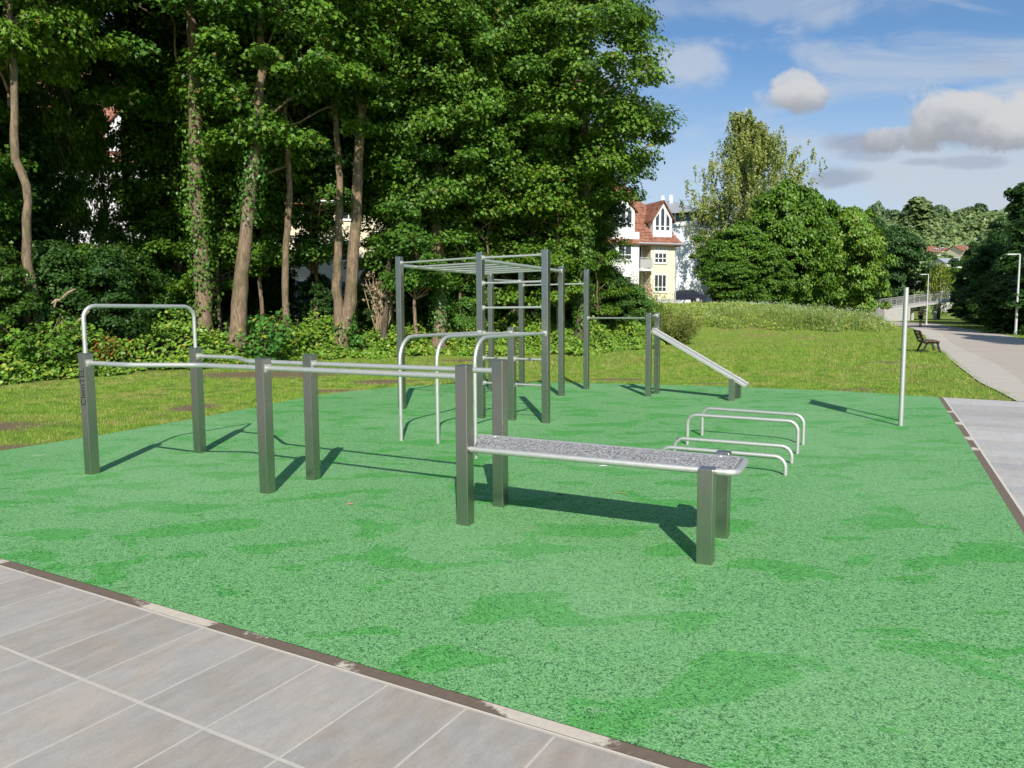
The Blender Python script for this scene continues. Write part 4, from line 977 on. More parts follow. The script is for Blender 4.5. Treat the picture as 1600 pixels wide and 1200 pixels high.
# hillside wood
def hillside():
    P = []; S = []; N_ = []
    g = np.random.default_rng(77)
    def blob(x, y, r, h, n):
        z = tz(x, y); o = unit(g.normal(size=(n, 3)))*g.uniform(.55, 1, n)[:, None]**.5; o[:, 2] = np.abs(o[:, 2])
        P.append(np.array([x, y, z])+o*np.array([r, r, h])); N_.append(o+g.normal(size=(n, 3))*.35+np.array([0, -.2, .3])); S.append(np.full(n, r*.27)*g.uniform(.6, 1.3, n))
    for y0, y1, cnt, dens in ((150, 260, 150, .75), (260, 430, 520, 1.0), (430, 640, 230, .55)):
        for _ in range(cnt):
            y = g.uniform(y0, y1); u = g.uniform(.36, .80); x = u*y
            nz = math.sin(x*.018+y*.006)+math.sin(y*.026-x*.011+2)
            if y > 430 and nz > -0.25 and g.uniform() < .95: continue
            if y < 260 and g.uniform() > dens: continue
            if 235 < y < 262 and .55 < u < .64: continue
            r = g.uniform(3.2, 6.5); blob(x, y, r, r*g.uniform(1.0, 1.7)*(1.3 if 300 < y < 420 else (.75 if y < 430 else .8)), 280)
    me = leaf_mesh('hillside_wood', np.concatenate(P), np.concatenate(N_), np.concatenate(S), T_CARD, .2)
    tag(link('hillside_wood', me, L_WOOD), 'distant wood covering the slope of the hill', 'wood', kind='stuff')
hillside()
H_A = tree_proto('hill_tree', 51, 4.5, 0.5, 16, 90, 60, 1.1, L_WOODB, M_BARKD, lambda t: max(.15, (1-t)**.5*1.0), 1.5, nl=12, r0=.4)
H_B = tree_proto('hill_tree_round', 52, 6, 2.5, 13, 90, 60, 1.2, L_WOODB, M_BARKD, p_round, 1.8, nl=20, r0=.35)
for q, d, top, pr, s, lb in [(1423, 330, 318, H_A, 1.75, 'tall poplar standing above the hillside wood'), (1363, 420, 321, H_B, .62, 'small bare-stemmed tree alone on the hill line'), (1458, 500, 327, H_B, 1.2, 'round tree on the hill crest right of the poplar'), (1388, 470, 334, H_B, 1.2, 'low round tree on the hill crest left of the poplar'), (1505, 480, 330, H_B, 1.4, 'round tree on the hill crest beside the dark pointed trees'), (1520, 440, 326, H_A, 1.2, 'narrow tree on the hill crest at the dark pointed trees')]:
    x = px(q, d); z = tz(x, d); ht = 1.6+(489-top)/1175*d-z; put_tree('hill_tree', pr, x, d, lb, 'tree', 'single trees on the hill', s, max(.5, ht/(16 if pr is H_A else 14)))

# ---------------------------------------------------------------- buildings
def glass_mat(name, col, rough=.08):
    m, nt, b = new_mat(name); N = NB(nt); n = N.noise(N.obj(), 1.2, 2)
    N.link(N.mix(n, tuple(c*.6 for c in col), tuple(c*1.6 for c in col)), b.inputs['Base Color']); b.inputs['Roughness'].default_value = rough; b.inputs['Specular IOR Level'].default_value = .6
    return m
M_GLASS = glass_mat('dark_window_glass', (.035, .04, .045))
M_WHITE = plain('white_frame', (.78, .78, .77), .45, 0, .04)
M_CREAM = plain('cream_render', (.74, .66, .47), .85, 0, .07, .7, .2)
M_WALLW = plain('white_render', (.74, .73, .72), .85, 0, .07, .7, .2)
M_LAV = plain('lavender_render', (.74, .75, .80), .85, 0, .06, .6, .2)
M_PLINTH = plain('grey_plinth', (.42, .40, .38), .9, 0, .2, 3, .3)
M_ZINC = plain('zinc_sheet', (.42, .44, .46), .5, .3, .12, 2)
M_RAIL = plain('pale_railing', (.45, .44, .41), .5, .2, .08, 6)
M_PINK = plain('faded_red_panel', (.55, .32, .26), .6, 0, .1)
def roof_tiles(name, a, c2):
    m, nt, b = new_mat(name); N = NB(nt); o = N.obj(); s = N.n('ShaderNodeSeparateXYZ', {0: o})
    row = N.math('FRACT', N.math('MULTIPLY', s.outputs[2], 3.6)); n = N.noise(o, 3.0, 5, .7)
    cell = N.n('ShaderNodeTexVoronoi', {'Vector': N.n('ShaderNodeMapping', {'Vector': o, 'Scale': (3.5, 3.5, 3.6)}).outputs[0], 'Scale': 1.0})
    c = N.mix(N.n('ShaderNodeSeparateColor', {0: cell.outputs['Color']}).outputs[0], a, c2); c = N.mix(N.smooth(n, .45, .7), c, tuple(x*.55 for x in a))
    c = N.mix(N.math('MULTIPLY', N.math('LESS_THAN', row, .16), .6), c, tuple(x*.3 for x in a))
    N.link(c, b.inputs['Base Color']); b.inputs['Roughness'].default_value = .85; N.link(N.bump(row, .6, .05), b.inputs['Normal']); return m
M_ROOF = roof_tiles('red_roof_tiles', (.22, .085, .05), (.36, .165, .105))
M_GREYROOF = plain('grey_roof', (.36, .38, .40), .55, .2, .1, 2)
class Fac:
    """local frame of a facade: s runs left along it from its right end, t into the house, z up"""
    def __init__(s, C0, a, root): s.C = Vector((C0[0], C0[1], 0)); s.a = Vector((a[0], a[1], 0)).normalized(); s.b = Vector((s.a.y, -s.a.x, 0)); s.root = root; s.ang = math.atan2(s.a.y, s.a.x)
    def p(s, u, t, z): return s.C+s.a*u+s.b*t+Vector((0, 0, z))
    def box(s, mb, u0, u1, t0, t1, z0, z1, mi=0): mb.box(s.p((u0+u1)/2, (t0+t1)/2, (z0+z1)/2), (abs(u1-u0), abs(t1-t0), z1-z0), s.ang, mi)
    def window(s, u, z, w, h, mull=2, low=.35, t=0.0, parent=None, shutter=0.0):
        m = MB(); fw = .07; t0, t1 = t-.05, t+.03
        s.box(m, u, u+fw, t0, t1, z, z+h); s.box(m, u+w-fw, u+w, t0, t1, z, z+h); s.box(m, u+fw, u+w-fw, t0, t1, z, z+fw); s.box(m, u+fw, u+w-fw, t0, t1, z+h-fw, z+h)
        for i in range(1, mull+1): c = u+w*i/(mull+1); s.box(m, c-.035, c+.035, t-.045, t+.028, z+fw+.001, z+h-fw-.001)
        if low: s.box(m, u+fw+.001, u+w-fw-.001, t-.04, t+.025, z+low, z+low+.07)
        s.box(m, u-.06, u+w+.06, t-.10, t-.002, z-.07, z-.003)
        fr = m.build('window', M_WHITE, parent or s.root)
        g = MB(); s.box(g, u+.03, u+w-.03, t-.012, t+.012, z+.03, z+h-.03); g.build('pane', M_GLASS, fr)
        if shutter: k = MB(); s.box(k, u+.02, u+w-.02, t-.035, t-.0135, z+h-shutter, z+h-.02); k.build('roller_shutter', plain('shutter', (.6, .6, .58), .6), fr)
        return fr
    def roof(s, u0, u1, t0, t1, ze, zr, hip0=0, hip1=0, mat=None, name='roof', over=.5, thick=.14, parent=None):
        u0 -= over*(1 if hip0 or 1 else 0); u1 += over; tm = (t0+t1)/2; k = (zr-ze)/((t1-t0)/2); ta, tb = t0-over, t1+over; zl = ze-over*k
        m = MB(); vs = []
        for dz in (0, -thick): vs += [s.p(u0, ta, zl+dz), s.p(u1, ta, zl+dz), s.p(u1, tb, zl+dz), s.p(u0, tb, zl+dz), s.p(u0+hip0, tm, zr+dz), s.p(u1-hip1, tm, zr+dz)]
        fs = [(0, 1, 5, 4), (2, 3, 4, 5), (1, 2, 5), (3, 0, 4)]
        fs = fs+[tuple(i+6 for i in reversed(q)) for q in fs] + [(0, 1, 7, 6), (1, 2, 8, 7), (2, 3, 9, 8), (3, 0, 6, 9)]
        if not hip0: fs = [q for q in fs if q not in ((3, 0, 4), (10, 6, 9), (3, 0, 6, 9))]+[(0, 4, 10, 6), (4, 3, 9, 10)]
        if not hip1: fs = [q for q in fs if q not in ((1, 2, 5), (11, 8, 7), (1, 2, 8, 7))]+[(1, 5, 11, 7), (5, 2, 8, 11)]
        m.add(vs, fs); return m.build(name, mat or M_ROOF, parent or s.root)
    def dormer(s, u0, u1, z0, zp, tdep, wall, zshoulder, over=.25):
        """gabled dormer standing on the facade line; its roof runs back into the main roof"""
        um = (u0+u1)/2; m = MB(); vs = [s.p(u0, 0, z0), s.p(u1, 0, z0), s.p(u1, 0, zshoulder), s.p(um, 0, zp), s.p(u0, 0, zshoulder)]
        vs += [v+s.b*tdep for v in vs]; m.add(vs, [(0, 1, 2, 3, 4), (9, 8, 7, 6, 5), (0, 5, 6, 1), (1, 6, 7, 2), (2, 7, 8, 3), (3, 8, 9, 4), (4, 9, 5, 0)])
        d = m.build('dormer', wall, s.root); r = MB(); k = (zp-zshoulder)/((u1-u0)/2)
        for sg, ue in ((-1, u0), (1, u1)):
            a0 = s.p(um, -over, zp+.03); a1 = s.p(ue+sg*over, -over, zshoulder-over*k+.03); q = [a0, a1, a1+s.b*(tdep+over), a0+s.b*(tdep+over)]
            q += [v+Vector((0, 0, .12)) for v in q]; r.add(q, [(0, 1, 2, 3), (7, 6, 5, 4), (0, 4, 5, 1), (1, 5, 6, 2), (2, 6, 7, 3), (3, 7, 4, 0)])
        r.build('dormer_roof', M_ROOF, d)
        return d
# main apartment house with balconies
zb = 1.7
rC = thing('apartment_house', (10, 68, zb), 'cream and white apartment house with red tiled roof and balconies, seen right of the wood', 'house')
F = Fac((14.62, 68.0), (-.94, -.34), rC)
w = MB(); F.box(w, 0, 2.45, 0, 9, zb, 8.3); F.box(w, 2.45, 3.75, 1.3, 9, zb, 8.3); w.build('cream_wall', M_CREAM, rC)
w = MB(); F.box(w, 3.75, 9.2, -.25, 9, zb, 8.6); F.box(w, 9.2, 11.0, 1.0, 9, zb, 8.6); F.box(w, 11.0, 22, 0, 9, zb, 8.6); w.build('white_wall', M_WALLW, rC)
w = MB(); F.box(w, -.02, 2.47, -.03, 0.5, zb-.3, zb+1.15); F.box(w, 3.73, 9.22, -.28, 0.2, zb-.3, zb+1.0); w.build('plinth', M_PLINTH, rC)
F.roof(0, 22, 0, 9, 8.3, 13.6, 3.4, 3.4, over=.55)
F.window(.85, 3.45, 1.25, 1.55, 2, .4); F.window(.85, 6.0, 1.25, 1.45, 2, .38, shutter=.62)
for u in (.55, 1.6): F.window(u, zb+.42, .6, .28, 0, 0, t=-.035)
for u in (4.5, 7.2): F.window(u, 6.2, 1.35, 1.55, 1, .4, t=-.25); F.window(u, 3.4, 1.35, 1.4, 1, .4, t=-.25)
for u in (12.4, 15.2, 18.0):
    for z in (3.4, 6.2): F.window(u, z, 1.3, 1.45, 2, .4)
d1_ = F.dormer(.35, 2.25, 7.9, 11.35, 3.2, M_WHITE, 9.9)
d2_ = F.dormer(4.1, 6.3, 8.2, 11.6, 3.4, M_WHITE, 10.5)
for par, u0, u1, z0, zs, zp in ((d1_, .5, 2.1, 8.85, 9.9, 10.95), (d2_, 4.3, 6.1, 9.0, 10.4, 11.2)):
    g = MB(); um = (u0+u1)/2
    for i in range(3):
        a = u0+(u1-u0)*i/3+.11; b = u0+(u1-u0)*(i+1)/3-.11
        h = lambda u: zs+(zp-zs)*(1-abs(u-um)/((u1-u0)/2))-.1
        vs = [F.p(a, -.02, z0+.42), F.p(b, -.02, z0+.42), F.p(b, -.02, h(b)), F.p((a+b)/2, -.02, h((a+b)/2)), F.p(a, -.02, h(a))]; vs += [v+F.b*.03 for v in vs]
        g.add(vs, [(0, 1, 2, 3, 4), (9, 8, 7, 6, 5)]+[(j, (j+1) % 5, 5+(j+1) % 5, 5+j) for j in range(5)]); F.box(g, a, b, -.02, .01, z0+.05, z0+.34)
    g.build('gable_window', M_GLASS, par)
# balconies in the recess
for z, mat in ((5.45, M_RAIL), (3.0, M_PINK)):
    b = MB(); F.box(b, 2.47, 3.73, -.45, 1.28, z-.18, z); bo = b.build('balcony', M_WALLW, rC)
    q = MB(); F.box(q, 2.47, 3.73, -.45, -.40, z+.95, z+1.0)
    for i in range(9): u = 2.5+i*.15; F.box(q, u, u+.035, -.44, -.41, z, z+.95)
    F.box(q, 2.5, 3.7, -.435, -.42, z+.1, z+.8); q.build('balcony_railing', mat, bo)
    F.window(2.65, z+.05, .95, 2.1, 1, 0, t=1.3, parent=bo)
g = MB(); g.tube([F.p(-.5, -.52, 8.15-.5), F.p(4, -.52, 8.15-.5)], .08, 8); g.tube([F.p(-.35, -.5, 7.6), F.p(-.06, -.08, 7.0), F.p(-.06, -.08, zb)], .05, 8); g.build('gutter', M_ZINC, rC, True)
# two more houses seen through the wood
def row_house(C0, a, L, D, zb, ze, zr, wall_a, wall_b, label, nw):
    r = thing('apartment_house', (C0[0], C0[1], zb), label, 'house'); F = Fac(C0, a, r)
    w = MB(); F.box(w, 0, L*.5, 0, D, zb-.5, ze); w.build('wall', wall_a, r); w = MB(); F.box(w, L*.5, L, 0.2, D, zb-.5, ze); w.build('wall', wall_b, r)
    F.roof(0, L, 0, D, ze, zr, 2.5, 2.5, over=.6)
    for i in range(nw):
        u = 1.0+i*(L-2)/nw+.3
        for z in np.arange(zb+1.2, ze-1.6, 2.8): F.window(u, float(z), 1.3, 1.45, 1, .4, t=(.0 if u+1.3 < L*.5 else .2))
    g = MB(); g.tube([F.p(-.4, -.65, ze-.55*1.1), F.p(L+.4, -.65, ze-.55*1.1)], .08, 8); g.tube([F.p(L*.5, -.1, ze-.2), F.p(L*.5, -.1, zb)], .055, 8); g.build('gutter', M_WHITE, r, True)
    for u in (L*.3, L*.7): d = F.dormer(u-1.4, u+1.4, ze-.3, ze+3.2, 3, M_WALLW, ze+1.6); 
    return r
row_house((-.5, 55), (-.97, -.22), 17, 10, 1.3, 9.8, 15.5, M_WALLW, M_CREAM, 'pale house glimpsed through the middle of the wood', 5)
row_house((-22.5, 60), (-.99, -.10), 24, 12, 1.2, 14.2, 23, M_WALLW, M_CREAM, 'white and cream house with red roof glimpsed at the left of the wood', 5)
# lavender building with glazed top floor
zl = 1.9
rL = thing('lavender_building', (20.8, 86, zl), 'lavender grey building with glazed top floor and flat hipped roof behind the apartment house', 'building')
F = Fac((21.2, 86.0), (-.88, .47), rL)
# its long flank runs from the near corner to the left, its end face to the right
w = MB(); F.box(w, 0, 13, 0, 12, zl-.5, 11.4); w.build('wall', M_LAV, rL)
w = MB(); F.box(w, .8, 12.2, .8, 11.2, 11.4, 13.0); w.build('top_floor_glazing', M_GLASS, rL)
w = MB()
for i in range(6): F.box(w, .72+i*2.2, .92+i*2.2, .70, .82, 11.4, 13.0); F.box(w, .70, .82, .72+i*2.05, .92+i*2.05, 11.4, 13.0)
F.box(w, .7, 12.2, .7, .79, 11.4, 12.0); w.build('top_floor_frame', M_WHITE, rL)
w = MB(); F.box(w, -.12, 13.1, -.12, 12.1, 11.36, 11.5); w.build('ledge', M_ZINC, rL)
F.roof(.5, 12.5, .5, 11.5, 13.3, 15.2, 5, 5, M_GREYROOF, over=.7)
for u in (4.6, 5.6):
    c = MB(); F.box(c, u, u+.35, 5, 5.35, 14.2, 15.7); F.box(c, u-.05, u+.40, 4.95, 5.4, 15.701, 15.78); c.build('chimney', M_WHITE, rL)
F2 = Fac((21.2, 86.0), (-.88, .47), rL)
# windows on the right hand end face
Fe = Fac(tuple(F.p(0, 12, 0))[:2], (-F.b.x, -F.b.y), rL)
for u in (2, 5, 8.2):
    for z in (3.2, 6.0, 8.8): Fe.window(u, z, 1.5, 1.3, 1, 0)
# far houses
def cottage(x, y, rz, L, D, he, hr, wall, label, roof=M_ROOF, zz=None):
    z = tz(x, y) if zz is None else zz; r = thing('house', (x, y, z), label, 'house', None); F = Fac((x+L/2*math.cos(rz), y+L/2*math.sin(rz)), (-math.cos(rz), -math.sin(rz)), r)
    w = MB(); F.box(w, 0, L, 0, D, z-3, z+he)
    for u in (0.01, L-.01): pass
    vs = [F.p(.02, 0, z+he), F.p(.02, D, z+he), F.p(.02, D/2, z+hr-.1), F.p(L-.02, 0, z+he), F.p(L-.02, D, z+he), F.p(L-.02, D/2, z+hr-.1)]; w.add(vs, [(0, 1, 2), (5, 4, 3), (0, 3, 4, 1), (0, 2, 5, 3), (1, 4, 5, 2)])
    w.build('wall', wall, r); F.roof(0, L, 0, D, z+he, z+hr, 0, 0, roof, over=.4)
    for i in range(int(L//3)): F.window(1+i*3, z+1.0, 1.3, 1.3, 1, 0)
    return r
cottage(px(1510, 245), 245, .35, 7, 7, 1.0, 3.0, M_CREAM, 'red roofed house on the slope above the footbridge', zz=1.6+(489-401)/1175*245)
cottage(px(1470, 262), 262,   .1, 7, 5, 1.6, 2.4, plain('salmon_render', (.6, .36, .22), .8), 'low salmon coloured house left of the red roofed one', zz=1.6+(489-401)/1175*262)
cottage(px(1453, 225), 225, .3, 5, 5, 1.5, 3.2, M_WALLW, 'small house with faded roof behind the wide dark maple', zz=1.6+(489-404)/1175*225)
cottage(px(1487, 150), 150, .9, 8, 9, 4.6, 4.9, M_WALLW, 'white flat topped building just beyond the footbridge', M_ZINC, zz=1.6+(489-476)/1175*150)
cottage(px(1484, 190), 190, .2, 5, 4, 1.2, 2.2, M_WALLW, 'small white house between the willow and the dark trees', M_ZINC, zz=1.6+(489-420)/1175*190)

# footbridge ramp
rB = thing('footbridge', (52, 100, 1), 'footbridge ramp with pale bar railing crossing behind the path', 'footbridge')
BA, BB = Vector((px(1380, 98), 98, 1.6+(489-485)/1175*98)), Vector((px(1500, 108), 108, 1.6+(489-469)/1175*108))
bd = (BB-BA); bl = bd.length; bdir = bd.normalized(); bn = Vector((bdir.y, -bdir.x, 0)).normalized()
m = MB(); vs = []
for t in (0, 1):
    c = BA.lerp(BB, t)
    for o_ in (0, 2.4):
        for dz in (0, -.32): vs.append(c-bn*o_+Vector((0, 0, dz)))
m.add(vs, [(0, 1, 3, 2), (4, 6, 7, 5), (0, 4, 5, 1), (2, 3, 7, 6), (0, 2, 6, 4), (1, 5, 7, 3)]); m.build('deck', M_PLINTH, rB)
for side_ in (0.05, 2.35):
    for i in range(7):
        t0_, t1_ = i/7, (i+1)/7; a = BA.lerp(BB, t0_)-bn*side_; b = BA.lerp(BB, t1_)-bn*side_; q = MB()
        q.tube([a+Vector((0, 0, 1.08)), b+Vector((0, 0, 1.08))], .035, 6); q.tube([a+Vector((0, 0, .14)), b+Vector((0, 0, .14))], .025, 6)
        q.tube([a, a+Vector((0, 0, 1.08))], .035, 6)
        for j in range(1, 12): c = a.lerp(b, j/12); q.tube([c+Vector((0, 0, .14)), c+Vector((0, 0, 1.08))], .012, 4)
        q.build('railing', M_RAIL, rB)
q = MB(); vs = []
for t in (-.01, .30):
    c = BA.lerp(BB, t)
    for o_ in (-.15, 2.55):
        for dz in (-.33, None): v = c-bn*o_; vs.append(Vector((v.x, v.y, c.z-.33 if dz else tz(v.x, v.y)-.4)))
q.add(vs, [(0, 1, 3, 2), (4, 6, 7, 5), (0, 4, 5, 1), (2, 3, 7, 6), (0, 2, 6, 4), (1, 5, 7, 3)]); q.build('abutment', M_PLINTH, rB)
for t in (.45, .75):
    c = BA.lerp(BB, t)-bn*1.2; q = MB(); q.tube([Vector((c.x, c.y, tz(c.x, c.y)-.5)), c-Vector((0, 0, .3))], .22, 10); q.build('pier', M_PLINTH, rB)

# ---------------------------------------------------------------- street furniture along the path
def street_lamp(q, d, ytop, ybase, label, arm=1.0, box=False):
    x = px(q, d); g0 = tz(x, d); zt = zat(ytop, d); r = thing('street_lamp', (x, d, g0), label, 'street lamp', 'street lamps along the path')
    m = MB(); m.tube([Vector((x, d, g0-.1)), Vector((x, d, g0+1.0)), Vector((x, d, zt))], [.075, .07, .045], 14); m.build('pole', M_ZP, r, True)
    m = MB(); m.tube([Vector((x, d, g0)), Vector((x, d, g0+.25))], .095, 14); m.build('base_collar', M_ZP, r, True)
    m = MB(); m.box((x-.32*arm, d, zt+.02), (.64*arm, .06, .05)); m.build('arm', M_ZP, r)
    m = MB(); m.box((x-.55*arm, d, zt+.0), (.55*arm, .22, .075)); h = m.build('lamp_head', M_ZP, r, False, .01)
    if box: m = MB(); m.box((x, d-.1, g0+2.35), (.55, .05, .5)); m.build('notice_plate', M_WHITE, r, False, .01)
    return r
M_ZP = plain('pale_painted_steel', (.62, .63, .62), .45, .3, .06, 4)
street_lamp(1586, 46, 402, 522, 'nearer street lamp on the right verge before the dark trees')
street_lamp(1446, 74, 432, 505, 'street lamp beside the walker in front of the willow')
street_lamp(1324, 92, 443, 480, 'farthest street lamp with a white plate, over the meadow', 1.0, True)
M_BLUE = plain('blue_sign_paint', (.02, .07, .42), .4, 0, .05)
x, d = px(1297, 88), 88; g0 = tz(x, d); r = thing('blue_path_sign', (x, d, g0), 'round blue path sign with small white plate above the meadow', 'sign')
m = MB(); m.tube([Vector((x, d, g0-.1)), Vector((x, d, zat(460, d)))], .035, 10); m.build('pole', M_ZINC, r, True)
m = MB(); c = Vector((x, d-.05, zat(465, d))); m.tube([c, c+Vector((0, .02, 0))], .30, 24); dk = m.build('disc', M_BLUE, r)
m = MB(); yy_ = d-.058; 
def flat(m, pts, cx, cz, y0, th=.006):
    n = len(pts); vs = [(cx+a, y0, cz+b) for a, b in pts]+[(cx+a, y0+th, cz+b) for a, b in pts]; m.add(vs, [tuple(range(n)), tuple(range(2*n-1, n-1, -1))]+[(i, n+i, n+(i+1) % n, (i+1) % n) for i in range(n)])
flat(m, [(-.05, -.2), (.02, -.2), (.03, -.02), (.10, -.2), (.15, -.2), (.07, .08), (-.03, .08), (-.11, -.06), (-.07, -.08)], x, c.z, yy_)
m.tube([Vector((x+.02, yy_, c.z+.14)), Vector((x+.02, yy_+.006, c.z+.14))], .05, 12); m.build('walking_symbol', M_WHITE, dk)
m = MB(); m.box((x, d-.05, zat(470.7, d)), (.42, .02, .22)); m.build('plate', M_WHITE, r)
x, d = px(1330.5, 90), 90; g0 = tz(x, d); r = thing('grey_marker_post', (x, d, g0), 'slim grey post beside the farthest street lamp', 'post'); m = MB(); m.tube([Vector((x, d, g0-.1)), Vector((x, d, zat(460, d)))], .05, 10); m.build('pole', M_ZINC, r, True); m = MB(); m.box((x, d-.06, zat(466, d)), (.16, .04, .5)); m.build('plate', M_ZINC, r)
M_LOG = plain('peeled_wood', (.48, .34, .22), .8, 0, .25, 3, .5)
for i, (q, d, yt, w_) in enumerate([(1270, 80, 466, .42), (1286, 82, 468, .40), (1306, 84, 464, .16)]):
    x = px(q, d); g0 = tz(x, d); r = thing('carved_log', (x, d, g0), ['bent weathered log standing at the meadow edge, left of the blue sign', 'stout weathered log standing just left of the blue sign', 'thin weathered log standing right of the blue sign'][i], 'log', 'weathered logs behind the meadow')
    m = MB(); zt = zat(yt, d); m.tube([Vector((x, d, g0-.1)), Vector((x+.08, d, g0+(zt-g0)*.5)), Vector((x-.05, d, g0+(zt-g0)*.85)), Vector((x-.25 if i == 0 else x, d, zt))], [w_, w_*.9, w_*.8, w_*.5], 10); m.build('log', M_LOG, r, True)
    if i == 0: m = MB(); m.tube([Vector((x-.1, d, zt-.35)), Vector((x-.55, d, zt-.2))], [.16, .08], 8); m.build('branch_stub', M_LOG, r, True)
# dark car behind the bush
x, d = px(1066, 79), 79.0; g0 = tz(x, d)+.35; r = thing('parked_car', (x, d, g0), 'dark parked car half hidden between the house corner and the bush', 'car')
m = MB(); prof = [(-2.1, .35), (-2.05, .75), (-1.25, .9), (-.65, 1.38), (.8, 1.42), (1.6, .98), (2.1, .9), (2.15, .4)]
def extr(m, prof, y0, y1, cx, cz):
    n = len(prof); vs = [(cx+a, y0, cz+b) for a, b in prof]+[(cx+a, y1, cz+b) for a, b in prof]; m.add(vs, [tuple(range(n)), tuple(range(2*n-1, n-1, -1))]+[(i, (i+1) % n, n+(i+1) % n, n+i) for i in range(n)])
extr(m, prof, d-.85, d+.85, x, g0); m.build('body', plain('dark_blue_paint', (.03, .035, .06), .25, .2, .05), r, False, .05)
m = MB(); extr(m, [(-1.1, .93), (-.6, 1.32), (.05, 1.34), (.05, .93)], d-.862, d+.862, x, g0); extr(m, [(.15, .93), (.15, 1.34), (.72, 1.34), (1.35, .96)], d-.862, d+.862, x, g0); m.build('side_windows', M_GLASS, r)
for a in (-1.35, 1.35):
    for b in (-.88, .70):
        m = MB(); m.tube([Vector((x+a, d+b, g0+.33)), Vector((x+a, d+b+.2, g0+.33))], .33, 18); wl = m.build('wheel', plain('tyre', (.02, .02, .02), .8), r, True)
        m = MB(); m.tube([Vector((x+a, d+b-.01, g0+.33)), Vector((x+a, d+b+.21, g0+.33))], .19, 14); m.build('rim', M_ZINC, wl)

# benches: side on to the camera, facing the path
M_SLAT = plain('brown_bench_slat', (.14, .075, .045), .5, 0, .3, 5)
M_IRON = plain('dark_bench_iron', (.03, .025, .022), .5, .3, .1)
def park_bench(x, y, rz, label):
    g0 = tz(x, y); r = thing('park_bench', (x, y, g0), label, 'bench', 'benches facing the path'); r.rotation_euler = (0, 0, rz); L = 1.9
    def add(name, mb, mat, bev=0.0):
        me = bpy.data.meshes.new(name); me.from_pydata([tuple(v) for v in mb.v], [], mb.f); bm = bmesh.new(); bm.from_mesh(me); bmesh.ops.recalc_face_normals(bm, faces=bm.faces)
        if bev: bmesh.ops.bevel(bm, geom=list(bm.edges), offset=bev, segments=1, affect='EDGES')
        bm.to_mesh(me); bm.free(); return link(name, me, mat, r)
    # local x: forward (towards the path), y: length
    for yy in (-.78, .78):
        m = MB(); fr_ = [(.34, -.02, .0), (.22, 0, .38)]
        m.box((.26, yy, .19), (.07, .06, .44), rot=Matrix.Rotation(-.28, 3, 'Y')); add('leg', m, M_IRON, .008)
        m = MB(); m.box((-.22, yy, .19), (.07, .06, .46), rot=Matrix.Rotation(.42, 3, 'Y')); add('leg', m, M_IRON, .008)
        m = MB(); m.box((.0, yy, .39), (.56, .055, .06)); m.box((-.36, yy, .63), (.055, .055, .52), rot=Matrix.Rotation(-.38, 3, 'Y')); add('bench_frame', m, M_IRON, .008)
    for i in range(4): m = MB(); m.box((-.17+i*.13, 0, .445-.012*(i < 1)), (.105, L, .042)); add('seat_slat', m, M_SLAT, .006)
    for i in range(3):
        m = MB(); h = .56+i*.125; m.box((-.285-(h-.56)*.40, 0, h), (.035, L, .10), rot=Matrix.Rotation(-.38, 3, 'Y')); add('back_slat', m, M_SLAT, .006)
    return r
park_bench(16.45, 29.7, R(-22), 'nearer brown slatted bench on the lawn edge facing the path')
park_bench(px(1382, 73), 73, R(-24), 'farther bench, small, beside the end of the meadow')

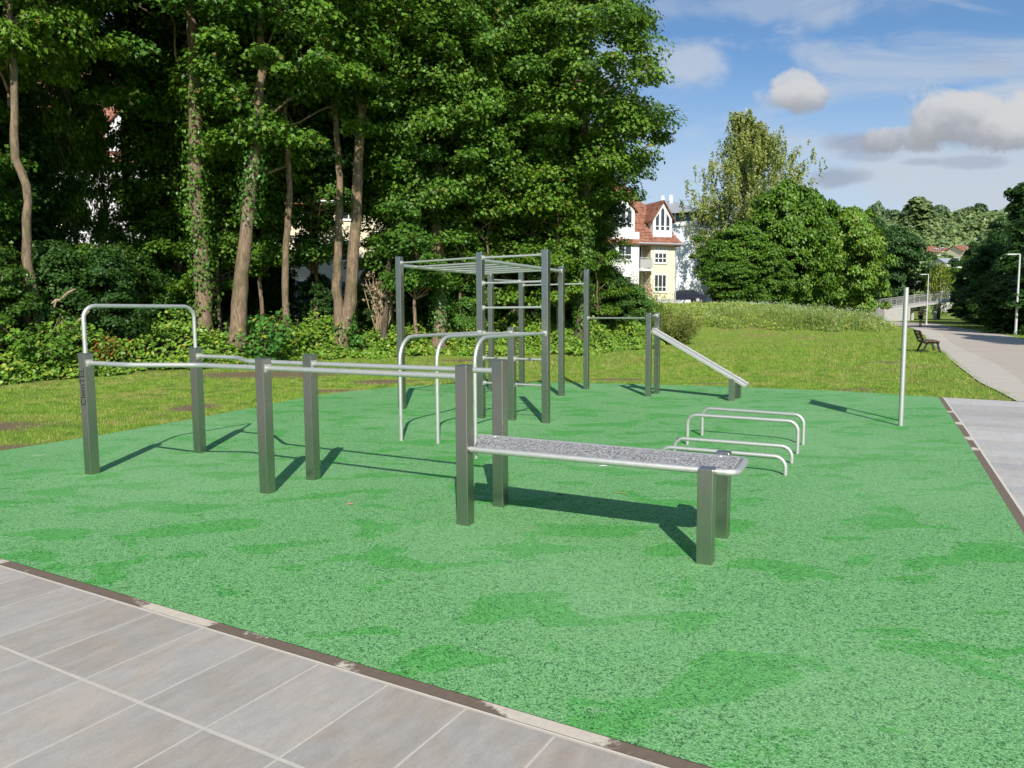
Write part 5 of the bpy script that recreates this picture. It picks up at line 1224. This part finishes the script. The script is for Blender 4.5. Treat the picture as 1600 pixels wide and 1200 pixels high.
# walker on the path ---------------------------------------------------
def person():
    x, y = px(1437, 69), 69.0; g0 = tz(x, y)+.03
    r = thing('person', (x, y, g0), 'walking person in red-brown top, black shorts and light cap, one forearm raised', 'person')
    r.rotation_euler = (0, 0, R(6))
    J = {'pel': ((0, 0, .95), .145), 'wai': ((0, 0, 1.10), .125), 'che': ((0, -.01, 1.30), .155), 'nek': ((0, -.01, 1.48), .06), 'chi': ((0, -.03, 1.56), .07), 'hed': ((0, -.03, 1.66), .098), 'top': ((0, -.02, 1.72), .08),
         'lh': ((-.10, 0, .90), .11), 'lk': ((-.12, -.10, .50), .062), 'la': ((-.13, -.05, .09), .042), 'lt': ((-.14, -.22, .04), .038),
         'rh': ((.10, 0, .90), .11), 'rk': ((.11, .03, .50), .062), 'ra': ((.12, .15, .10), .042), 'rt': ((.13, .0, .04), .038),
         'ls': ((-.19, 0, 1.41), .062), 'le': ((-.28, .03, 1.13), .045), 'lw': ((-.30, -.05, .88), .032), 'lf': ((-.30, -.07, .79), .028),
         'rs': ((.19, 0, 1.41), .062), 're': ((.29, .02, 1.15), .045), 'rw': ((.20, -.24, 1.19), .034), 'rf': ((.11, -.28, 1.21), .028)}
    E_ = [('pel', 'wai'), ('wai', 'che'), ('che', 'nek'), ('nek', 'chi'), ('chi', 'hed'), ('hed', 'top'), ('pel', 'lh'), ('lh', 'lk'), ('lk', 'la'), ('la', 'lt'), ('pel', 'rh'), ('rh', 'rk'), ('rk', 'ra'), ('ra', 'rt'), ('che', 'ls'), ('ls', 'le'), ('le', 'lw'), ('lw', 'lf'), ('che', 'rs'), ('rs', 're'), ('re', 'rw'), ('rw', 'rf')]
    def skin(name, keys, edges, mat, grow=0.0, over=None):
        ks = list(keys); me = bpy.data.meshes.new(name); me.from_pydata([(over or {}).get(k, J[k])[0] for k in ks], [(ks.index(a), ks.index(b)) for a, b in edges], [])
        o = link(name, me, mat, r); o.modifiers.new('skin', 'SKIN'); ss = me.skin_vertices[0].data
        for i, k in enumerate(ks): rr = (over or {}).get(k, J[k])[1]+grow; ss[i].radius = (rr, rr*.85)
        ss[0].use_root = True; o.modifiers.new('sub', 'SUBSURF').render_levels = 2; return o
    M_SKIN = plain('skin', (.50, .29, .20), .5, 0, .06)
    body = skin('body', J.keys(), E_, M_SKIN)
    # face features on the head
    f_ = MB(); f_.tube([Vector((0, -.115, 1.67)), Vector((0, -.145, 1.635)), Vector((0, -.11, 1.625))], [.010, .016, .008], 6)
    for sx in (-.09, .09): f_.tube([Vector((sx*1.0, -.02, 1.68)), Vector((sx*1.12, -.015, 1.64))], [.016, .012], 6)
    def loc(mb, name, mat, par=r): me = bpy.data.meshes.new(name); me.from_pydata([tuple(v) for v in mb.v], [], mb.f); return link(name, me, mat, par, True)
    loc(f_, 'nose_and_ears', M_SKIN, body)
    e_ = MB()
    for sx in (-.035, .035): e_.tube([Vector((sx-.012, -.118, 1.675)), Vector((sx+.012, -.118, 1.675))], .007, 6)
    e_.tube([Vector((-.025, -.116, 1.595)), Vector((.025, -.116, 1.595))], .006, 6); loc(e_, 'eyes_and_mouth', plain('dark_features', (.05, .02, .02), .5), body)
    # five fingers each hand
    h_ = MB()
    for (hx, hy, hz, dx, dy, dz) in ((-.30, -.07, .78, 0, -.15, -1), (.10, -.285, 1.21, -1, -.2, .15)):
        D = Vector((dx, dy, dz)).normalized(); S_ = D.orthogonal().normalized(); o_ = Vector((hx, hy, hz))
        for k_ in range(4): b_ = o_+S_*(k_-1.5)*.019; h_.tube([b_, b_+D*.045, b_+D*(.075+.008*(k_ in (1, 2)))+Vector((0, -.012, 0))], [.009, .008, .006], 6)
        h_.tube([o_-D*.03+S_*.03, o_+S_*.055+D*.01], [.010, .007], 6)
    loc(h_, 'fingers', M_SKIN, body)
    skin('top', ['pel', 'wai', 'che', 'ls', 'rs'], [('pel', 'wai'), ('wai', 'che'), ('che', 'ls'), ('che', 'rs')], plain('red_brown_cloth', (.26, .055, .035), .8), .016, {'ls': ((-.16, 0, 1.41), .06), 'rs': ((.16, 0, 1.41), .06)})
    skin('shorts', ['pel', 'lh', 'rh', 'lk', 'rk'], [('pel', 'lh'), ('pel', 'rh'), ('lh', 'lk'), ('rh', 'rk')], plain('black_cloth', (.015, .015, .017), .8), .022, {'lk': ((-.115, -.07, .58), .075), 'rk': ((.108, .02, .58), .075)})
    cap = MB(); cap.tube([Vector((0, -.02, 1.70)), Vector((0, -.02, 1.755)), Vector((0, -.02, 1.79))], [.108, .095, .04], 14); cap.box((0, -.14, 1.715), (.15, .12, .012)); loc(cap, 'cap', plain('pale_cap', (.55, .5, .42), .8))
    for k_, pts in (('l', ((-.13, .02, .03), (-.14, -.24, .035))), ('r', ((.12, .22, .06), (.13, -.03, .035)))):
        s_ = MB(); s_.tube([Vector(pts[0]), Vector(pts[0]).lerp(Vector(pts[1]), .6), Vector(pts[1])], [.05, .052, .035], 10); loc(s_, 'shoe', plain('dark_shoe', (.03, .03, .035), .6))
person()

# ---------------------------------------------------------------- light and sky
sun_dir = Vector((-0.087, 1.0, 0)).normalized()          # way the light travels over the ground
EL = R(35.3)
L = bpy.data.lights.new('sun', 'SUN'); L.energy = 4.6; L.angle = R(0.55); L.color = (1.0, 0.95, 0.86)
so = bpy.data.objects.new('sun', L); COL.objects.link(so)
tv_ = Vector((sun_dir.x*math.cos(EL), sun_dir.y*math.cos(EL), -math.sin(EL)))
so.rotation_euler = tv_.to_track_quat('-Z', 'Y').to_euler()
W = bpy.data.worlds.new('World'); scene.world = W; W.use_nodes = True; nt = W.node_tree; N = NB(nt)
bg = nt.nodes['Background']
sky = N.n('ShaderNodeTexSky'); sky.sky_type = 'NISHITA'; sky.sun_disc = False; sky.sun_elevation = EL; sky.sun_rotation = math.atan2(-sun_dir.x, -sun_dir.y)
sky.air_density = 1.0; sky.dust_density = 0.6; sky.ozone_density = 1.6
dirv = N.n('ShaderNodeTexCoord').outputs['Generated']; sp = N.n('ShaderNodeSeparateXYZ', {0: dirv})
yy = N.math('MAXIMUM', sp.outputs[1], 0.05)
U = N.math('DIVIDE', sp.outputs[0], yy); Vv = N.math('DIVIDE', sp.outputs[2], yy)
uv = N.n('ShaderNodeCombineXYZ', {0: U, 1: Vv}).outputs[0]
def cl(cx, cy, rx, ry, n, amp=1.3, rot=0.0):
    """soft cloud puff at a fixed direction of the sky"""
    dx = N.math('SUBTRACT', U, cx); dy = N.math('SUBTRACT', Vv, cy)
    c, s = math.cos(rot), math.sin(rot)
    a = N.math('DIVIDE', N.math('ADD', N.math('MULTIPLY', dx, c), N.math('MULTIPLY', dy, s)), rx); b = N.math('DIVIDE', N.math('SUBTRACT', N.math('MULTIPLY', dy, c), N.math('MULTIPLY', dx, s)), ry)
    d = N.math('SQRT', N.math('ADD', N.math('MULTIPLY', a, a), N.math('MULTIPLY', b, b)))
    return N.math('ADD', N.math('SUBTRACT', 1.0, d), N.math('MULTIPLY', N.math('SUBTRACT', n, 0.5), amp))
pxu = lambda q: (q-800)/1175
pyv = lambda q: (489-q)/1175
n1 = N.noise(uv, 9.0, 9, 0.6, 0.25); n2 = N.noise(N.n('ShaderNodeMapping', {'Vector': uv, 'Rotation': (0, 0, R(-24)), 'Scale': (1.1, 3.4, 1)}).outputs[0], 3.2, 6, 0.6, 0.6)
n3 = N.noise(uv, 2.4, 4, 0.5)
base = N.mix(1.0, sky.outputs[0], (0.66, 0.86, 1.02), 'MULTIPLY')
def over(col, alpha, c): return N.mix(alpha, col, c)
WH = (5.1, 5.15, 5.3); GR = (2.9, 3.05, 3.4); HZ = (4.9, 5.35, 5.9)
# thin veil, thicker toward the horizon
veil = N.math('ADD', N.smooth(Vv, 0.34, 0.08, 0.0, 0.85), N.math('MULTIPLY', N.smooth(n2, 0.45, 0.72), 0.45), clamp=True)
veil = N.math('MULTIPLY', veil, N.smooth(n3, 0.25, 0.6, 0.55, 1.0))
col = over(base, veil, HZ)
cirrus = N.math('MULTIPLY', N.smooth(n2, 0.44, 0.64), N.smooth(Vv, 0.14, 0.34)); col = over(col, N.math('MULTIPLY', cirrus, 0.60), (3.9, 4.5, 5.4))
for (cx, cy, rx, ry, amp, op, kind) in [(1520, 290, 330, 85, 1.3, .75, 'w'), (1180, 30, 260, 42, 1.8, .42, 'w'), (1080, 112, 70, 36, 1.5, .50, 'w'), (1560, 165, 110, 34, 1.5, .65, 'w'), (1520, 120, 60, 24, 1.6, .4, 'g'), (1300, 285, 62, 22, 1.6, .75, 'd'), (1345, 250, 60, 14, 1.6, .5, 'd'),
                                      (1500, 262, 80, 14, 1.8, .5, 'd'), (1425, 262, 40, 9, 1.8, .5, 'd'), (1600, 190, 60, 36, 1.2, .85, 'w'), (1335, 232, 70, 22, 1.5, .8, 'd'), (1232, 148, 46, 32, 3.2, .85, 'p'), (1245, 162, 66, 26, 3.2, .85, 'p'), (1395, 224, 95, 28, 3.0, .85, 'c'), (1475, 200, 115, 54, 2.9, .95, 'c'), (1560, 215, 80, 34, 2.9, .9, 'c')]:
    d = cl(pxu(cx), pyv(cy), rx/1175, ry/1175, n1, amp, R(3) if kind == 'c' else 0)
    a = N.math('MULTIPLY', N.smooth(d, 0.05, 0.62 if kind in 'wgd' else 0.42), op)
    if kind == 'w': c = (4.5, 4.9, 5.5)
    elif kind == 'g': c = (3.4, 3.7, 4.3)
    elif kind == 'd': c = (2.6, 3.0, 3.9)
    else:
        h = N.math('ADD', N.math('DIVIDE', N.math('SUBTRACT', Vv, pyv(cy)), ry/1175), N.math('MULTIPLY', N.math('SUBTRACT', n1, .5), 3.0))
        c = N.mix(N.smooth(h, -0.75, 0.65 if kind == 'c' else .4), (2.75, 2.9, 3.25), WH)
    col = over(col, a, c)
# north-western half of the sky behind the camera keeps the plain sky with loose cloud
back = N.noise(dirv, 3.0, 5, .6); colb = over(base, N.math('MULTIPLY', N.smooth(back, .5, .7), .5), WH)
final = N.mix(N.smooth(sp.outputs[1], 0.02, 0.2), colb, col)
N.link(final, bg.inputs['Color']); bg.inputs['Strength'].default_value = 0.10

scene.view_settings.view_transform = 'Standard'; scene.view_settings.look = 'None'; scene.view_settings.exposure = 0.35; scene.view_settings.gamma = 1.0
scene.cycles.max_bounces = 6; scene.cycles.diffuse_bounces = 3; scene.cycles.glossy_bounces = 3; scene.cycles.transmission_bounces = 3; scene.cycles.use_denoising = True
scene.cycles.use_adaptive_sampling = True; scene.cycles.adaptive_threshold = 0.02
